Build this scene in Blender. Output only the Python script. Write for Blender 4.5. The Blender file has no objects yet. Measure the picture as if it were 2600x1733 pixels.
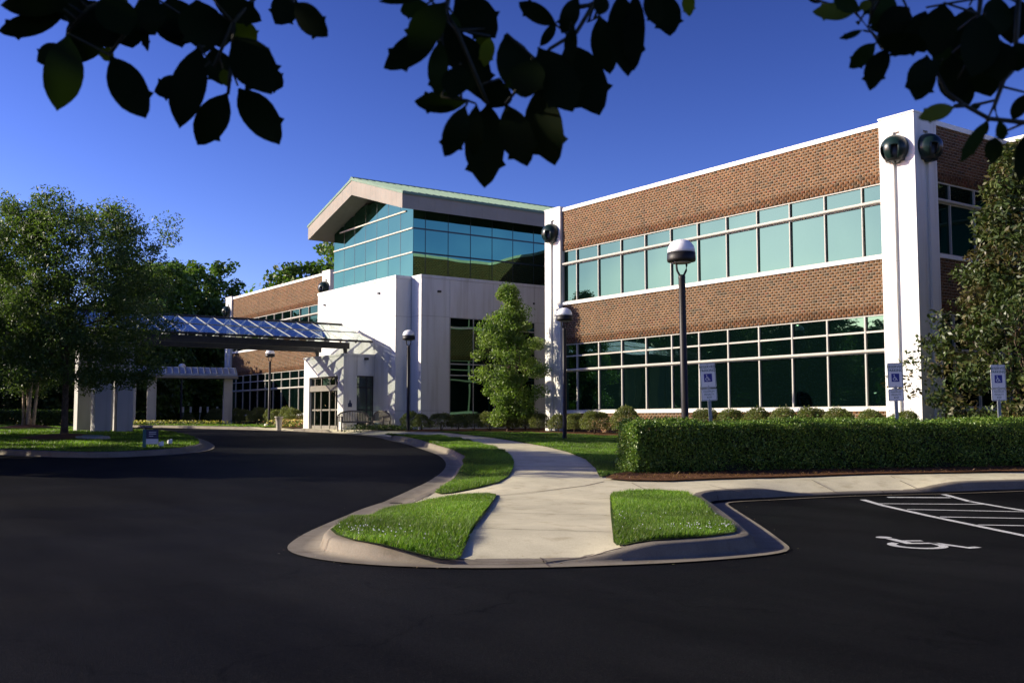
import bpy, bmesh, math, random
import numpy as np
from mathutils import Vector, Matrix
from mathutils.geometry import delaunay_2d_cdt
random.seed(7)
RNG = np.random.default_rng(11)
R = math.radians
SC = bpy.context.scene
COL = SC.collection

# ------------------------------------------------------------------ camera
CX, CY, CZ = 36.98, -29.036, 0.55
FX, FY = -math.cos(R(35.3)), math.sin(R(35.3))          # horizontal view direction
RX, RY = math.sin(R(35.3)), math.cos(R(35.3))           # horizontal right direction
cd = bpy.data.cameras.new('camera')
cam = bpy.data.objects.new('camera', cd); COL.objects.link(cam)
cam.location = (CX, CY, CZ)
cam.rotation_euler = (R(90 + 4.341), 0, R(54.7))
cd.sensor_width = 36; cd.lens = 36 * 2615 / 2600
cd.clip_start = 0.05; cd.clip_end = 4000
cd.dof.use_dof = True; cd.dof.focus_distance = 34; cd.dof.aperture_fstop = 13
SC.camera = cam

# ------------------------------------------------------------------ world, sun, exposure
SUN_EL, SUN_AZ = 20.0, 50.0                              # light travels towards azimuth 50 deg
w = bpy.data.worlds.new('World'); SC.world = w; w.use_nodes = True
nt = w.node_tree; nt.nodes.clear()
sky = nt.nodes.new('ShaderNodeTexSky'); sky.sky_type = 'NISHITA'; sky.sun_disc = False
sky.sun_elevation = R(SUN_EL)
sky.sun_rotation = math.atan2(-math.cos(R(SUN_AZ)), -math.sin(R(SUN_AZ)))
sky.altitude = 100; sky.air_density = 0.9; sky.dust_density = 0.5; sky.ozone_density = 2.2
tint = nt.nodes.new('ShaderNodeMix'); tint.data_type = 'RGBA'; tint.blend_type = 'MULTIPLY'
tint.inputs['Factor'].default_value = 1.0
tint.inputs['B'].default_value = (0.90, 0.655, 0.90, 1)
bg = nt.nodes.new('ShaderNodeBackground'); bg.inputs['Strength'].default_value = 0.0245
wo = nt.nodes.new('ShaderNodeOutputWorld')
gam = nt.nodes.new('ShaderNodeGamma'); gam.inputs['Gamma'].default_value = 2.0
nt.links.new(sky.outputs['Color'], gam.inputs['Color']); nt.links.new(gam.outputs['Color'], tint.inputs['A'])
nt.links.new(tint.outputs['Result'], bg.inputs['Color'])
nt.links.new(bg.outputs['Background'], wo.inputs['Surface'])
sl = bpy.data.lights.new('sun', 'SUN'); sl.energy = 5.0; sl.angle = R(0.5); sl.color = (1.0, 0.89, 0.70)
so = bpy.data.objects.new('sun', sl); COL.objects.link(so)
ldir = Vector((math.cos(R(SUN_EL)) * math.cos(R(SUN_AZ)), math.cos(R(SUN_EL)) * math.sin(R(SUN_AZ)), -math.sin(R(SUN_EL))))
so.rotation_euler = ldir.to_track_quat('-Z', 'Y').to_euler()
so.location = (0, 0, 60)
SC.view_settings.view_transform = 'Standard'; SC.view_settings.look = 'None'
SC.view_settings.exposure = 0.9; SC.view_settings.gamma = 1.0
SC.render.engine = 'CYCLES'
SC.cycles.use_denoising = True
SC.cycles.max_bounces = 8; SC.cycles.transparent_max_bounces = 12
SC.cycles.caustics_reflective = True; SC.cycles.caustics_refractive = False
SC.cycles.blur_glossy = 0.6; SC.cycles.sample_clamp_indirect = 6.0

# ------------------------------------------------------------------ terrain heights
KD = [-80, 15, 17.3, 19, 21, 30, 37, 46, 52, 65, 85, 400]
KZ = [-.70, -.70, -.68, -.56, -.47, -.28, -.17, 0, .05, .18, .22, .25]
def sm(t): t = np.clip(t, 0, 1); return t * t * (3 - 2 * t)
# dropped kerbs: centre, direction along kerb, inward direction, flat half length, taper, inward depth
RAMPS = [((29.0, -23.3), (.55, .83), (-.83, .55), .55, .9, 1.3),
         ((21.5, -20.6), (.68, -.73), (.73, .68), 3.0, 1.6, 1.3),
         ((25.8, -13.5), (.40, .92), (-.92, .40), .9, 1.2, .9),
         ((-9.5, -7.0), (1, 0), (0, 1), 9.0, 2.5, .01)]
def base(x, y):
    d = (np.asarray(x) - CX) * FX + (np.asarray(y) - CY) * FY
    return np.interp(d, KD, KZ)
def land(x, y):
    x = np.asarray(x, float); y = np.asarray(y, float); drop = np.zeros_like(x)
    for c, t, n, hl, tp, dp in RAMPS:
        s = np.abs((x - c[0]) * t[0] + (y - c[1]) * t[1]); q = (x - c[0]) * n[0] + (y - c[1]) * n[1]
        drop = np.maximum(drop, .128 * sm(1 - (s - hl) / tp) * sm(1 - (q - .5) / dp) * (q > -1.5))
    return base(x, y) - drop
def asph(x, y): return base(x, y) - .15

# ------------------------------------------------------------------ materials
MATS = {}
def newmat(name):
    m = bpy.data.materials.new(name); m.use_nodes = True; MATS[name] = m
    nt = m.node_tree; nt.nodes.clear()
    return m, nt, nt.nodes.new('ShaderNodeOutputMaterial')
def N(nt, t, **kw):
    n = nt.nodes.new(t)
    for k, v in kw.items():
        if k in n.inputs: n.inputs[k].default_value = v
        else: setattr(n, k, v)
    return n
def c4(c): return (c[0], c[1], c[2], 1)
def noise_col(nt, a, b, scale, detail=4, lo=.35, hi=.65, coord='Object', vec=None, rough=.6):
    tc = N(nt, 'ShaderNodeTexCoord')
    mp = N(nt, 'ShaderNodeMapping')
    if vec: mp.inputs['Scale'].default_value = vec
    nt.links.new(tc.outputs[coord], mp.inputs['Vector'])
    nz = N(nt, 'ShaderNodeTexNoise', Scale=scale, Detail=detail, Roughness=rough)
    nt.links.new(mp.outputs[0], nz.inputs['Vector'])
    rp = N(nt, 'ShaderNodeValToRGB')
    rp.color_ramp.elements[0].position = lo; rp.color_ramp.elements[0].color = c4(a)
    rp.color_ramp.elements[1].position = hi; rp.color_ramp.elements[1].color = c4(b)
    nt.links.new(nz.outputs['Fac'], rp.inputs['Fac'])
    return rp, nz
def mixc(nt, a, b, fac, mode='MULTIPLY'):
    m = N(nt, 'ShaderNodeMix', data_type='RGBA', blend_type=mode)
    if isinstance(fac, (int, float)): m.inputs['Factor'].default_value = fac
    else: nt.links.new(fac, m.inputs['Factor'])
    nt.links.new(a, m.inputs['A']); nt.links.new(b, m.inputs['B'])
    return m.outputs['Result']
def simple(name, col, rough=.6, metal=0., var=.12, scale=3., bump=0., bscale=40., spec=.5, streak=False, coat=0.):
    m, nt, out = newmat(name)
    p = N(nt, 'ShaderNodeBsdfPrincipled', Roughness=rough, Metallic=metal)
    p.inputs['Specular IOR Level'].default_value = spec
    if coat: p.inputs['Coat Weight'].default_value = coat
    a = [max(0, c * (1 - var)) for c in col]; b = [c * (1 + var) for c in col]
    rp, _ = noise_col(nt, a, b, scale)
    src = rp.outputs[0]
    if streak:
        r2, _ = noise_col(nt, (.80, .78, .73), (1, 1, 1), 1.0, 6, .30, .52, vec=(2.5, 2.5, .20))
        src = mixc(nt, src, r2.outputs[0], 1.0)
    nt.links.new(src, p.inputs['Base Color'])
    if bump:
        tc = N(nt, 'ShaderNodeTexCoord'); nz = N(nt, 'ShaderNodeTexNoise', Scale=bscale, Detail=5)
        nt.links.new(tc.outputs['Object'], nz.inputs['Vector'])
        b = N(nt, 'ShaderNodeBump', Strength=bump, Distance=.01)
        nt.links.new(nz.outputs['Fac'], b.inputs['Height']); nt.links.new(b.outputs[0], p.inputs['Normal'])
    nt.links.new(p.outputs[0], out.inputs['Surface'])
    return m

def asphalt():
    m, nt, out = newmat('asphalt')
    p = N(nt, 'ShaderNodeBsdfPrincipled'); p.inputs['Specular IOR Level'].default_value = .03
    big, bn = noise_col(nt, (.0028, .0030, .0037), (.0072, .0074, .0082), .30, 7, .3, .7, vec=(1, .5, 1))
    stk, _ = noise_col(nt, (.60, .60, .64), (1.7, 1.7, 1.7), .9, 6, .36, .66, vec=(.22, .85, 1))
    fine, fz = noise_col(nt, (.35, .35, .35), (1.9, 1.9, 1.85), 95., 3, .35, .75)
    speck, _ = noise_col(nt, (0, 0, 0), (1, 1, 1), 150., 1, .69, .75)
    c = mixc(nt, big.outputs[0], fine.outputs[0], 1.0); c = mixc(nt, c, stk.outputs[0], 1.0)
    sp = N(nt, 'ShaderNodeRGB'); sp.outputs[0].default_value = (.06, .057, .05, 1)
    c = mixc(nt, c, sp.outputs[0], speck.outputs[0], 'MIX')
    crk = N(nt, 'ShaderNodeTexVoronoi', Scale=.22); crk.feature = 'DISTANCE_TO_EDGE'
    wp = N(nt, 'ShaderNodeTexNoise', Scale=1.3, Detail=5); ge = N(nt, 'ShaderNodeNewGeometry')
    nt.links.new(ge.outputs['Position'], wp.inputs['Vector'])
    va = N(nt, 'ShaderNodeVectorMath', operation='MULTIPLY_ADD'); va.inputs[1].default_value = (1.6, 1.6, 0)
    nt.links.new(wp.outputs['Color'], va.inputs[0]); nt.links.new(ge.outputs['Position'], va.inputs[2]); nt.links.new(va.outputs[0], crk.inputs['Vector'])
    cr = N(nt, 'ShaderNodeValToRGB'); cr.color_ramp.elements[0].position = .0; cr.color_ramp.elements[0].color = (.25, .25, .25, 1); cr.color_ramp.elements[1].position = .0035; cr.color_ramp.elements[1].color = (1, 1, 1, 1)
    nt.links.new(crk.outputs['Distance'], cr.inputs['Fac']); c = mixc(nt, c, cr.outputs[0], 1.0)
    nt.links.new(c, p.inputs['Base Color'])
    rr = N(nt, 'ShaderNodeMapRange'); rr.inputs['To Min'].default_value = .55; rr.inputs['To Max'].default_value = .85
    nt.links.new(bn.outputs['Fac'], rr.inputs['Value']); nt.links.new(rr.outputs[0], p.inputs['Roughness'])
    b = N(nt, 'ShaderNodeBump', Strength=.7, Distance=.006)
    nt.links.new(fz.outputs['Fac'], b.inputs['Height']); nt.links.new(b.outputs[0], p.inputs['Normal'])
    nt.links.new(p.outputs[0], out.inputs['Surface'])
asphalt()

def concrete(name, col, sc=1.0):
    m, nt, out = newmat(name)
    p = N(nt, 'ShaderNodeBsdfPrincipled', Roughness=.85); p.inputs['Specular IOR Level'].default_value = .25
    a, _ = noise_col(nt, [c * .78 for c in col], [c * 1.12 for c in col], 1.1 * sc, 7, .28, .72)
    f, fz = noise_col(nt, (.86, .85, .83), (1.08, 1.08, 1.08), 60., 4, .3, .7)
    st, _ = noise_col(nt, (.72, .68, .62), (1, 1, 1), 3.3, 6, .33, .47)
    c = mixc(nt, a.outputs[0], f.outputs[0], 1.0); c = mixc(nt, c, st.outputs[0], .7)
    nt.links.new(c, p.inputs['Base Color'])
    b = N(nt, 'ShaderNodeBump', Strength=.25, Distance=.004)
    nt.links.new(fz.outputs['Fac'], b.inputs['Height']); nt.links.new(b.outputs[0], p.inputs['Normal'])
    nt.links.new(p.outputs[0], out.inputs['Surface'])
concrete('walk', (.56, .52, .365)); concrete('kerb', (.19, .168, .13), 2.0)

def attr_mat(name, rough=.8, var=.15, scale=30., mul=1.0, spec=.3, bump=.3, soot=False):
    m, nt, out = newmat(name)
    p = N(nt, 'ShaderNodeBsdfPrincipled', Roughness=rough); p.inputs['Specular IOR Level'].default_value = spec
    at = N(nt, 'ShaderNodeAttribute', attribute_name='Col')
    f, fz = noise_col(nt, [1 - var] * 3, [1 + var] * 3, scale, 4, .3, .7)
    c = mixc(nt, at.outputs['Color'], f.outputs[0], 1.0)
    if soot:   # uneven weathering: broad patches and run-down streaks
        g, _ = noise_col(nt, (.80, .79, .78), (1.08, 1.08, 1.08), .55, 5, .3, .7); c = mixc(nt, c, g.outputs[0], 1.0)
        s_, _ = noise_col(nt, (.78, .77, .76), (1, 1, 1), 1.0, 5, .32, .50, vec=(2.2, 2.2, .3)); c = mixc(nt, c, s_.outputs[0], .8)
    nt.links.new(c, p.inputs['Base Color'])
    if bump:
        b = N(nt, 'ShaderNodeBump', Strength=bump, Distance=.004)
        nt.links.new(fz.outputs['Fac'], b.inputs['Height']); nt.links.new(b.outputs[0], p.inputs['Normal'])
    nt.links.new(p.outputs[0], out.inputs['Surface'])
attr_mat('brick', .95, spec=.05, soot=True)
simple('mortar', (.265, .215, .15), .9, var=.15, scale=6., bump=.3)
simple('dark_joint', (.07, .045, .035), .9)

def leaf_mat(name, trans=.35, rough=.45, spec=.4, tcol=(1.5, 1.7, .7), coat=0.):
    m, nt, out = newmat(name)
    p = N(nt, 'ShaderNodeBsdfPrincipled', Roughness=rough); p.inputs['Specular IOR Level'].default_value = spec
    if coat: p.inputs['Coat Weight'].default_value = coat; p.inputs['Coat Roughness'].default_value = .15
    at = N(nt, 'ShaderNodeAttribute', attribute_name='Col')
    nt.links.new(at.outputs['Color'], p.inputs['Base Color'])
    tr = N(nt, 'ShaderNodeBsdfTranslucent')
    rgb = N(nt, 'ShaderNodeRGB'); rgb.outputs[0].default_value = c4(tcol)
    nt.links.new(mixc(nt, at.outputs['Color'], rgb.outputs[0], 1.0), tr.inputs['Color'])
    mx = N(nt, 'ShaderNodeMixShader'); mx.inputs[0].default_value = trans
    nt.links.new(p.outputs[0], mx.inputs[1]); nt.links.new(tr.outputs[0], mx.inputs[2])
    nt.links.new(mx.outputs[0], out.inputs['Surface'])
leaf_mat('leaf', .35, .5, .35); leaf_mat('leaf_hedge', .16, .4, .3); leaf_mat('leaf_glossy', .12, .42, .28)
leaf_mat('grass', .40, .45, .35, (1.5, 1.6, .6)); leaf_mat('leaf_holly', .18, .5, .05, (1.8, 1.9, .5))

def lawn_mat():
    m, nt, out = newmat('lawn')
    p = N(nt, 'ShaderNodeBsdfPrincipled', Roughness=.9); p.inputs['Specular IOR Level'].default_value = .1
    a, _ = noise_col(nt, (.030, .052, .012), (.075, .115, .022), 1.3, 6, .3, .7)
    f, fz = noise_col(nt, (.5, .5, .5), (1.3, 1.3, 1.2), 40., 4, .3, .7)
    nt.links.new(mixc(nt, a.outputs[0], f.outputs[0], 1.0), p.inputs['Base Color'])
    b = N(nt, 'ShaderNodeBump', Strength=1.0, Distance=.04)
    nt.links.new(fz.outputs['Fac'], b.inputs['Height']); nt.links.new(b.outputs[0], p.inputs['Normal'])
    nt.links.new(p.outputs[0], out.inputs['Surface'])
lawn_mat()
simple('mulch', (.12, .058, .028), .95, var=.55, scale=45., bump=1.0, bscale=60., spec=.1)
simple('white_panel', (.70, .695, .66), .8, var=.03, scale=.6, bump=.05, bscale=120., spec=.12, streak=True)
simple('coping', (.74, .735, .70), .7, var=.04, spec=.15)
simple('mullion', (.46, .44, .39), .7, var=.05, scale=1., spec=.15)
simple('steel', (.045, .042, .040), .45, var=.2, spec=.4)
simple('rafter', (.50, .48, .42), .5, var=.08)
simple('globe_green', (.007, .020, .018), .32, var=.15, spec=.35)
simple('fixture_dark', (.02, .022, .022), .4)
simple('roof_green', (.12, .20, .15), .8, var=.1, scale=1.)
simple('fascia', (.27, .255, .225), .85, var=.06, scale=.8, bump=.05, bscale=2., spec=.08)
simple('soffit', (.20, .185, .165), .7, var=.06)
simple('pole_black', (.016, .014, .013), .5, var=.2, spec=.3)
simple('lamp_white', (.80, .80, .80), .35, var=.03)
def acrylic():
    m, nt, out = newmat('acrylic')
    p = N(nt, 'ShaderNodeBsdfPrincipled', Roughness=.3); p.inputs['Base Color'].default_value = (.85, .85, .84, 1)
    p.inputs['Subsurface Weight'].default_value = .8; p.inputs['Subsurface Radius'].default_value = (.3, .3, .3); p.inputs['Subsurface Scale'].default_value = .6
    nt.links.new(p.outputs[0], out.inputs['Surface'])
acrylic()
simple('bark', (.085, .062, .045), .95, var=.4, scale=9., bump=1., bscale=25., spec=.1)
simple('bark_pale', (.30, .24, .18), .9, var=.3, scale=7., bump=.4, spec=.1)
simple('twig', (.022, .025, .010), .6, var=.3, scale=40.)
simple('sign_white', (.72, .73, .72), .35, var=.04)
simple('sign_green', (.010, .075, .050), .4); simple('sign_blue', (.008, .016, .20), .4)
simple('sign_navy', (.008, .018, .075), .4); simple('sign_teal', (.02, .14, .14), .4)
simple('galvanised', (.22, .24, .26), .45, metal=.6, var=.2, scale=15.)
simple('bench_wood', (.20, .17, .13), .75, var=.25, scale=8.)
simple('stone', (.36, .33, .28), .85, var=.2, scale=10., bump=.4)
simple('pier', (.42, .41, .39), .75, var=.05, scale=1., streak=True)
def worn_paint():
    m, nt, out = newmat('paint_white')
    p = N(nt, 'ShaderNodeBsdfPrincipled', Roughness=.8); p.inputs['Specular IOR Level'].default_value = .15
    a, _ = noise_col(nt, (.40, .41, .40), (.56, .57, .55), 4., 5, .3, .7)
    wr, _ = noise_col(nt, (0, 0, 0), (1, 1, 1), 38., 6, .56, .66)
    d = N(nt, 'ShaderNodeRGB'); d.outputs[0].default_value = (.03, .03, .03, 1)
    nt.links.new(mixc(nt, a.outputs[0], d.outputs[0], wr.outputs[0], 'MIX'), p.inputs['Base Color'])
    nt.links.new(p.outputs[0], out.inputs['Surface'])
worn_paint()
simple('door_frame', (.20, .185, .155), .7, var=.06, spec=.15)
simple('dark_inside', (.030, .032, .030), .8)
simple('floor_inside', (.35, .32, .27), .5)
simple('roof_gravel', (.3, .3, .29), .9)
simple('roof_blue', (.20, .26, .36), .45, var=.08)
simple('soil', (.05, .07, .025), .95, var=.3, scale=.2)
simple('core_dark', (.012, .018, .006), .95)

def mirror_glass(name, col, wav=.03, wsc=.35, base=(.006, .02, .018), fac=.82):
    m, nt, out = newmat(name)
    g = N(nt, 'ShaderNodeBsdfGlossy', Roughness=.012); g.inputs['Color'].default_value = c4(col)
    d = N(nt, 'ShaderNodeBsdfDiffuse'); d.inputs['Color'].default_value = c4(base)
    tc = N(nt, 'ShaderNodeTexCoord'); nz = N(nt, 'ShaderNodeTexNoise', Scale=wsc, Detail=1)
    ge = N(nt, 'ShaderNodeNewGeometry')
    nt.links.new(ge.outputs['Position'], nz.inputs['Vector'])
    b = N(nt, 'ShaderNodeBump', Strength=wav, Distance=1.0)
    nt.links.new(nz.outputs['Fac'], b.inputs['Height']); nt.links.new(b.outputs[0], g.inputs['Normal'])
    mx = N(nt, 'ShaderNodeMixShader'); mx.inputs[0].default_value = fac
    nt.links.new(d.outputs[0], mx.inputs[1]); nt.links.new(g.outputs[0], mx.inputs[2])
    nt.links.new(mx.outputs[0], out.inputs['Surface'])
mirror_glass('glass_green', (.050, .106, .076)); mirror_glass('glass_atrium', (.10, .225, .145))
def clear_glass(name, tcol, gcol, fac, rough=.02):
    m, nt, out = newmat(name)
    t = N(nt, 'ShaderNodeBsdfTransparent'); t.inputs['Color'].default_value = c4(tcol)
    g = N(nt, 'ShaderNodeBsdfGlossy', Roughness=rough); g.inputs['Color'].default_value = c4(gcol)
    mx = N(nt, 'ShaderNodeMixShader'); mx.inputs[0].default_value = fac
    nt.links.new(t.outputs[0], mx.inputs[1]); nt.links.new(g.outputs[0], mx.inputs[2])
    nt.links.new(mx.outputs[0], out.inputs['Surface'])
def fresnel_glass(name, tcol, gcol, base_fac):
    m, nt, out = newmat(name)
    t = N(nt, 'ShaderNodeBsdfTransparent'); t.inputs['Color'].default_value = c4(tcol)
    g = N(nt, 'ShaderNodeBsdfGlossy', Roughness=.03); g.inputs['Color'].default_value = c4(gcol)
    fr = N(nt, 'ShaderNodeLayerWeight', Blend=.5); pw = N(nt, 'ShaderNodeMath', operation='POWER'); pw.inputs[1].default_value = 2.6
    nt.links.new(fr.outputs['Facing'], pw.inputs[0])
    ad = N(nt, 'ShaderNodeMath', operation='MULTIPLY_ADD'); ad.inputs[1].default_value = .8; ad.inputs[2].default_value = base_fac; ad.use_clamp = True
    nt.links.new(pw.outputs[0], ad.inputs[0])
    mx = N(nt, 'ShaderNodeMixShader'); nt.links.new(ad.outputs[0], mx.inputs[0])
    nt.links.new(t.outputs[0], mx.inputs[1]); nt.links.new(g.outputs[0], mx.inputs[2]); nt.links.new(mx.outputs[0], out.inputs['Surface'])
fresnel_glass('glass_canopy', (.90, .94, .93), (.72, .80, .78), .16)
clear_glass('glass_door', (.50, .58, .54), (.8, .9, .85), .14)

# ------------------------------------------------------------------ mesh helpers
class MB:
    def __init__(s): s.v = []; s.f = []
    def box(s, x0, x1, y0, y1, z0, z1, skip=''):
        i = len(s.v)
        s.v += [(x0, y0, z0), (x1, y0, z0), (x1, y1, z0), (x0, y1, z0), (x0, y0, z1), (x1, y0, z1), (x1, y1, z1), (x0, y1, z1)]
        F = {'b': (3, 2, 1, 0), 't': (4, 5, 6, 7), 'f': (0, 1, 5, 4), 'k': (2, 3, 7, 6), 'l': (3, 0, 4, 7), 'r': (1, 2, 6, 5)}
        s.f += [tuple(i + k for k in q) for n, q in F.items() if n not in skip]
        return s
    def hexa(s, pts):
        i = len(s.v); s.v += [tuple(p) for p in pts]
        s.f += [tuple(i + k for k in q) for q in [(3, 2, 1, 0), (4, 5, 6, 7), (0, 1, 5, 4), (2, 3, 7, 6), (3, 0, 4, 7), (1, 2, 6, 5)]]
        return s
    def prism(s, poly, axis, a, b):
        # poly: 2D points, extruded along axis from a to b
        i = len(s.v); n = len(poly)
        for t in (a, b):
            for p in poly:
                s.v.append({'x': (t, p[0], p[1]), 'y': (p[0], t, p[1]), 'z': (p[0], p[1], t)}[axis])
        s.f.append(tuple(range(i, i + n))); s.f.append(tuple(reversed(range(i + n, i + 2 * n))))
        for k in range(n): s.f.append((i + k, i + n + k, i + n + (k + 1) % n, i + (k + 1) % n))
        return s
    def tube(s, pts, rad, seg=8, cap=True):
        pts = [Vector(p) for p in pts]
        if not isinstance(rad, (list, tuple)): rad = [rad] * len(pts)
        rings = []; up = Vector((0, 0, 1))
        for k, p in enumerate(pts):
            d = (pts[min(k + 1, len(pts) - 1)] - pts[max(k - 1, 0)]).normalized()
            a = d.cross(up)
            if a.length < .05: a = d.cross(Vector((1, 0, 0)))
            a.normalize(); b = d.cross(a)
            i = len(s.v); rings.append(i)
            for q in range(seg):
                t = 2 * math.pi * q / seg
                s.v.append(tuple(p + (a * math.cos(t) + b * math.sin(t)) * rad[k]))
        for r0, r1 in zip(rings, rings[1:]):
            for q in range(seg): s.f.append((r0 + q, r0 + (q + 1) % seg, r1 + (q + 1) % seg, r1 + q))
        if cap:
            s.f.append(tuple(rings[0] + q for q in reversed(range(seg)))); s.f.append(tuple(rings[-1] + q for q in range(seg)))
        return s
    def lathe(s, prof, seg=24, c=(0, 0)):
        rings = []
        for r, z in prof:
            i = len(s.v); rings.append(i)
            for q in range(seg):
                t = 2 * math.pi * q / seg; s.v.append((c[0] + r * math.cos(t), c[1] + r * math.sin(t), z))
        for r0, r1 in zip(rings, rings[1:]):
            for q in range(seg): s.f.append((r0 + q, r0 + (q + 1) % seg, r1 + (q + 1) % seg, r1 + q))
        s.f.append(tuple(rings[0] + q for q in reversed(range(seg)))); s.f.append(tuple(rings[-1] + q for q in range(seg)))
        return s
    def mesh(s, name, mat, smooth=False):
        me = bpy.data.meshes.new(name); me.from_pydata(s.v, [], s.f); me.materials.append(MATS[mat])
        bm = bmesh.new(); bm.from_mesh(me); bmesh.ops.recalc_face_normals(bm, faces=bm.faces); bm.to_mesh(me); bm.free()
        if smooth: me.shade_smooth()
        return me
    def build(s, name, mat, parent=None, smooth=False):
        return link(name, s.mesh(name, mat, smooth), parent)
def link(name, me, parent=None, loc=None):
    o = bpy.data.objects.new(name, me); COL.objects.link(o)
    if parent is not None: o.parent = parent
    if loc is not None: o.location = loc
    return o
def thing(name, label, cat, loc=(0, 0, 0), rz=0., group=None):
    o = bpy.data.objects.new(name, None); COL.objects.link(o); o.location = loc; o.rotation_euler = (0, 0, rz)
    o.empty_display_size = .2
    return tag(o, label, cat, group)
def tag(o, label, cat, group=None):
    o['label'] = label; o['category'] = cat
    if group: o['group'] = group
    return o
def kind(o, k, label=None):
    o['kind'] = k
    if label: o['label'] = label
    return o
def copy_tree(o, parent=None):
    c = o.copy(); COL.objects.link(c); c.parent = parent
    for ch in o.children: copy_tree(ch, c)
    return c
def bevel(o, w=.01, seg=2):
    m = o.modifiers.new('bevel', 'BEVEL'); m.width = w; m.segments = seg; m.limit_method = 'ANGLE'
    return o
ORD = ['first', 'second', 'third', 'fourth', 'fifth', 'sixth', 'seventh', 'eighth', 'ninth', 'tenth', 'eleventh', 'twelfth', 'thirteenth', 'fourteenth', 'fifteenth']

def leaves_mesh(name, P, size, col, mat, up=.3, aspect=.5, flat=None, dirs=None):
    """P (n,3) leaf positions, one folded diamond per leaf; col (n,3)"""
    n = len(P)
    nrm = RNG.normal(size=(n, 3)); nrm[:, 2] = nrm[:, 2] + up * 2
    if flat is not None: nrm = nrm * (1 - flat[:, :1] * 0) + flat
    nrm /= np.linalg.norm(nrm, axis=1)[:, None]
    a = RNG.normal(size=(n, 3)) if dirs is None else dirs + RNG.normal(size=(n, 3)) * .35
    a -= (a * nrm).sum(1)[:, None] * nrm; a /= np.linalg.norm(a, axis=1)[:, None] + 1e-9
    b = np.cross(nrm, a)
    s = (np.asarray(size) * (.7 + .6 * RNG.random(n)))[:, None]
    V = np.empty((n, 4, 3), np.float32)
    V[:, 0] = P - a * s * .5; V[:, 2] = P + a * s * .5
    V[:, 1] = P + b * s * aspect * .5 + nrm * s * .06; V[:, 3] = P - b * s * aspect * .5 + nrm * s * .06
    me = bpy.data.meshes.new(name)
    me.vertices.add(4 * n); me.vertices.foreach_set('co', V.reshape(-1))
    me.loops.add(4 * n); me.loops.foreach_set('vertex_index', np.arange(4 * n, dtype=np.int32))
    me.polygons.add(n); me.polygons.foreach_set('loop_start', np.arange(0, 4 * n, 4, dtype=np.int32))
    me.update(calc_edges=True)
    at = me.color_attributes.new('Col', 'FLOAT_COLOR', 'POINT')
    C = np.ones((n, 4, 4), np.float32); C[:, :, :3] = np.asarray(col)[:, None, :]
    at.data.foreach_set('color', C.reshape(-1))
    me.materials.append(MATS[mat])
    return me
def leafcol(n, cols, var=.25):
    cols = np.asarray(cols); c = cols[RNG.integers(0, len(cols), n)]
    return c * (1 + var * (RNG.random((n, 1)) * 2 - 1))
# ------------------------------------------------------------------ ground sheets
def inside(px, py, poly):
    px = np.asarray(px); py = np.asarray(py); r = np.zeros(px.shape, bool); n = len(poly); j = n - 1
    for i in range(n):
        xi, yi = poly[i]; xj, yj = poly[j]
        c = ((yi > py) != (yj > py)) & (px < (xj - xi) * (py - yi) / (yj - yi + 1e-12) + xi)
        r ^= c; j = i
    return r
def smooth_path(pts, step=.35, closed=False, it=2):
    p = np.array(pts, float)
    for _ in range(it):          # chaikin
        q = []
        n = len(p); rng = range(n if closed else n - 1)
        if not closed: q.append(p[0])
        for i in rng:
            a, b = p[i], p[(i + 1) % n]; q += [a * .75 + b * .25, a * .25 + b * .75]
        if not closed: q.append(p[-1])
        p = np.array(q)
    return p
def resample(p, step):
    d = np.r_[0, np.cumsum(np.linalg.norm(np.diff(p, axis=0), axis=1))]
    t = np.linspace(0, d[-1], max(2, int(d[-1] / step) + 1))
    return np.c_[np.interp(t, d, p[:, 0]), np.interp(t, d, p[:, 1])]
def sheet(name, poly, zfun, mat, step, off=0., parent=None, fine=0):
    poly = [tuple(p) for p in poly]; n = len(poly)
    xs = [p[0] for p in poly]; ys = [p[1] for p in poly]
    gx, gy = np.meshgrid(np.arange(min(xs), max(xs), step), np.arange(min(ys), max(ys), step))
    gx = gx.ravel() + .013; gy = gy.ravel() + .017
    if fine:
        d = (gx - CX) * FX + (gy - CY) * FY; keep = d > 33
        fx, fy = np.meshgrid(np.arange(5, 45, fine), np.arange(-45, 0, fine)); fx = fx.ravel() + .007; fy = fy.ravel() + .011
        d = (fx - CX) * FX + (fy - CY) * FY; s = (fx - CX) * RX + (fy - CY) * RY; q = (d > 4) & (d < 33) & (np.abs(s) < .6 * d + 3)
        gx = np.r_[gx[keep], fx[q]]; gy = np.r_[gy[keep], fy[q]]
    k = inside(gx, gy, poly)
    pts = [Vector(p) for p in poly] + [Vector((x, y)) for x, y in zip(gx[k], gy[k])]
    v, e, f, *_ = delaunay_2d_cdt(pts, [], [list(range(n))], 1, 1e-4)
    X = np.array([p.x for p in v]); Y = np.array([p.y for p in v]); Z = zfun(X, Y) + off
    me = bpy.data.meshes.new(name); me.from_pydata(list(zip(X, Y, Z)), [], [tuple(q) for q in f])
    bm = bmesh.new(); bm.from_mesh(me)
    for fa in bm.faces:
        if fa.normal.z < 0: fa.normal_flip()
    bm.to_mesh(me); bm.free(); me.materials.append(MATS[mat]); me.shade_smooth()
    return link(name, me, parent)

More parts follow.
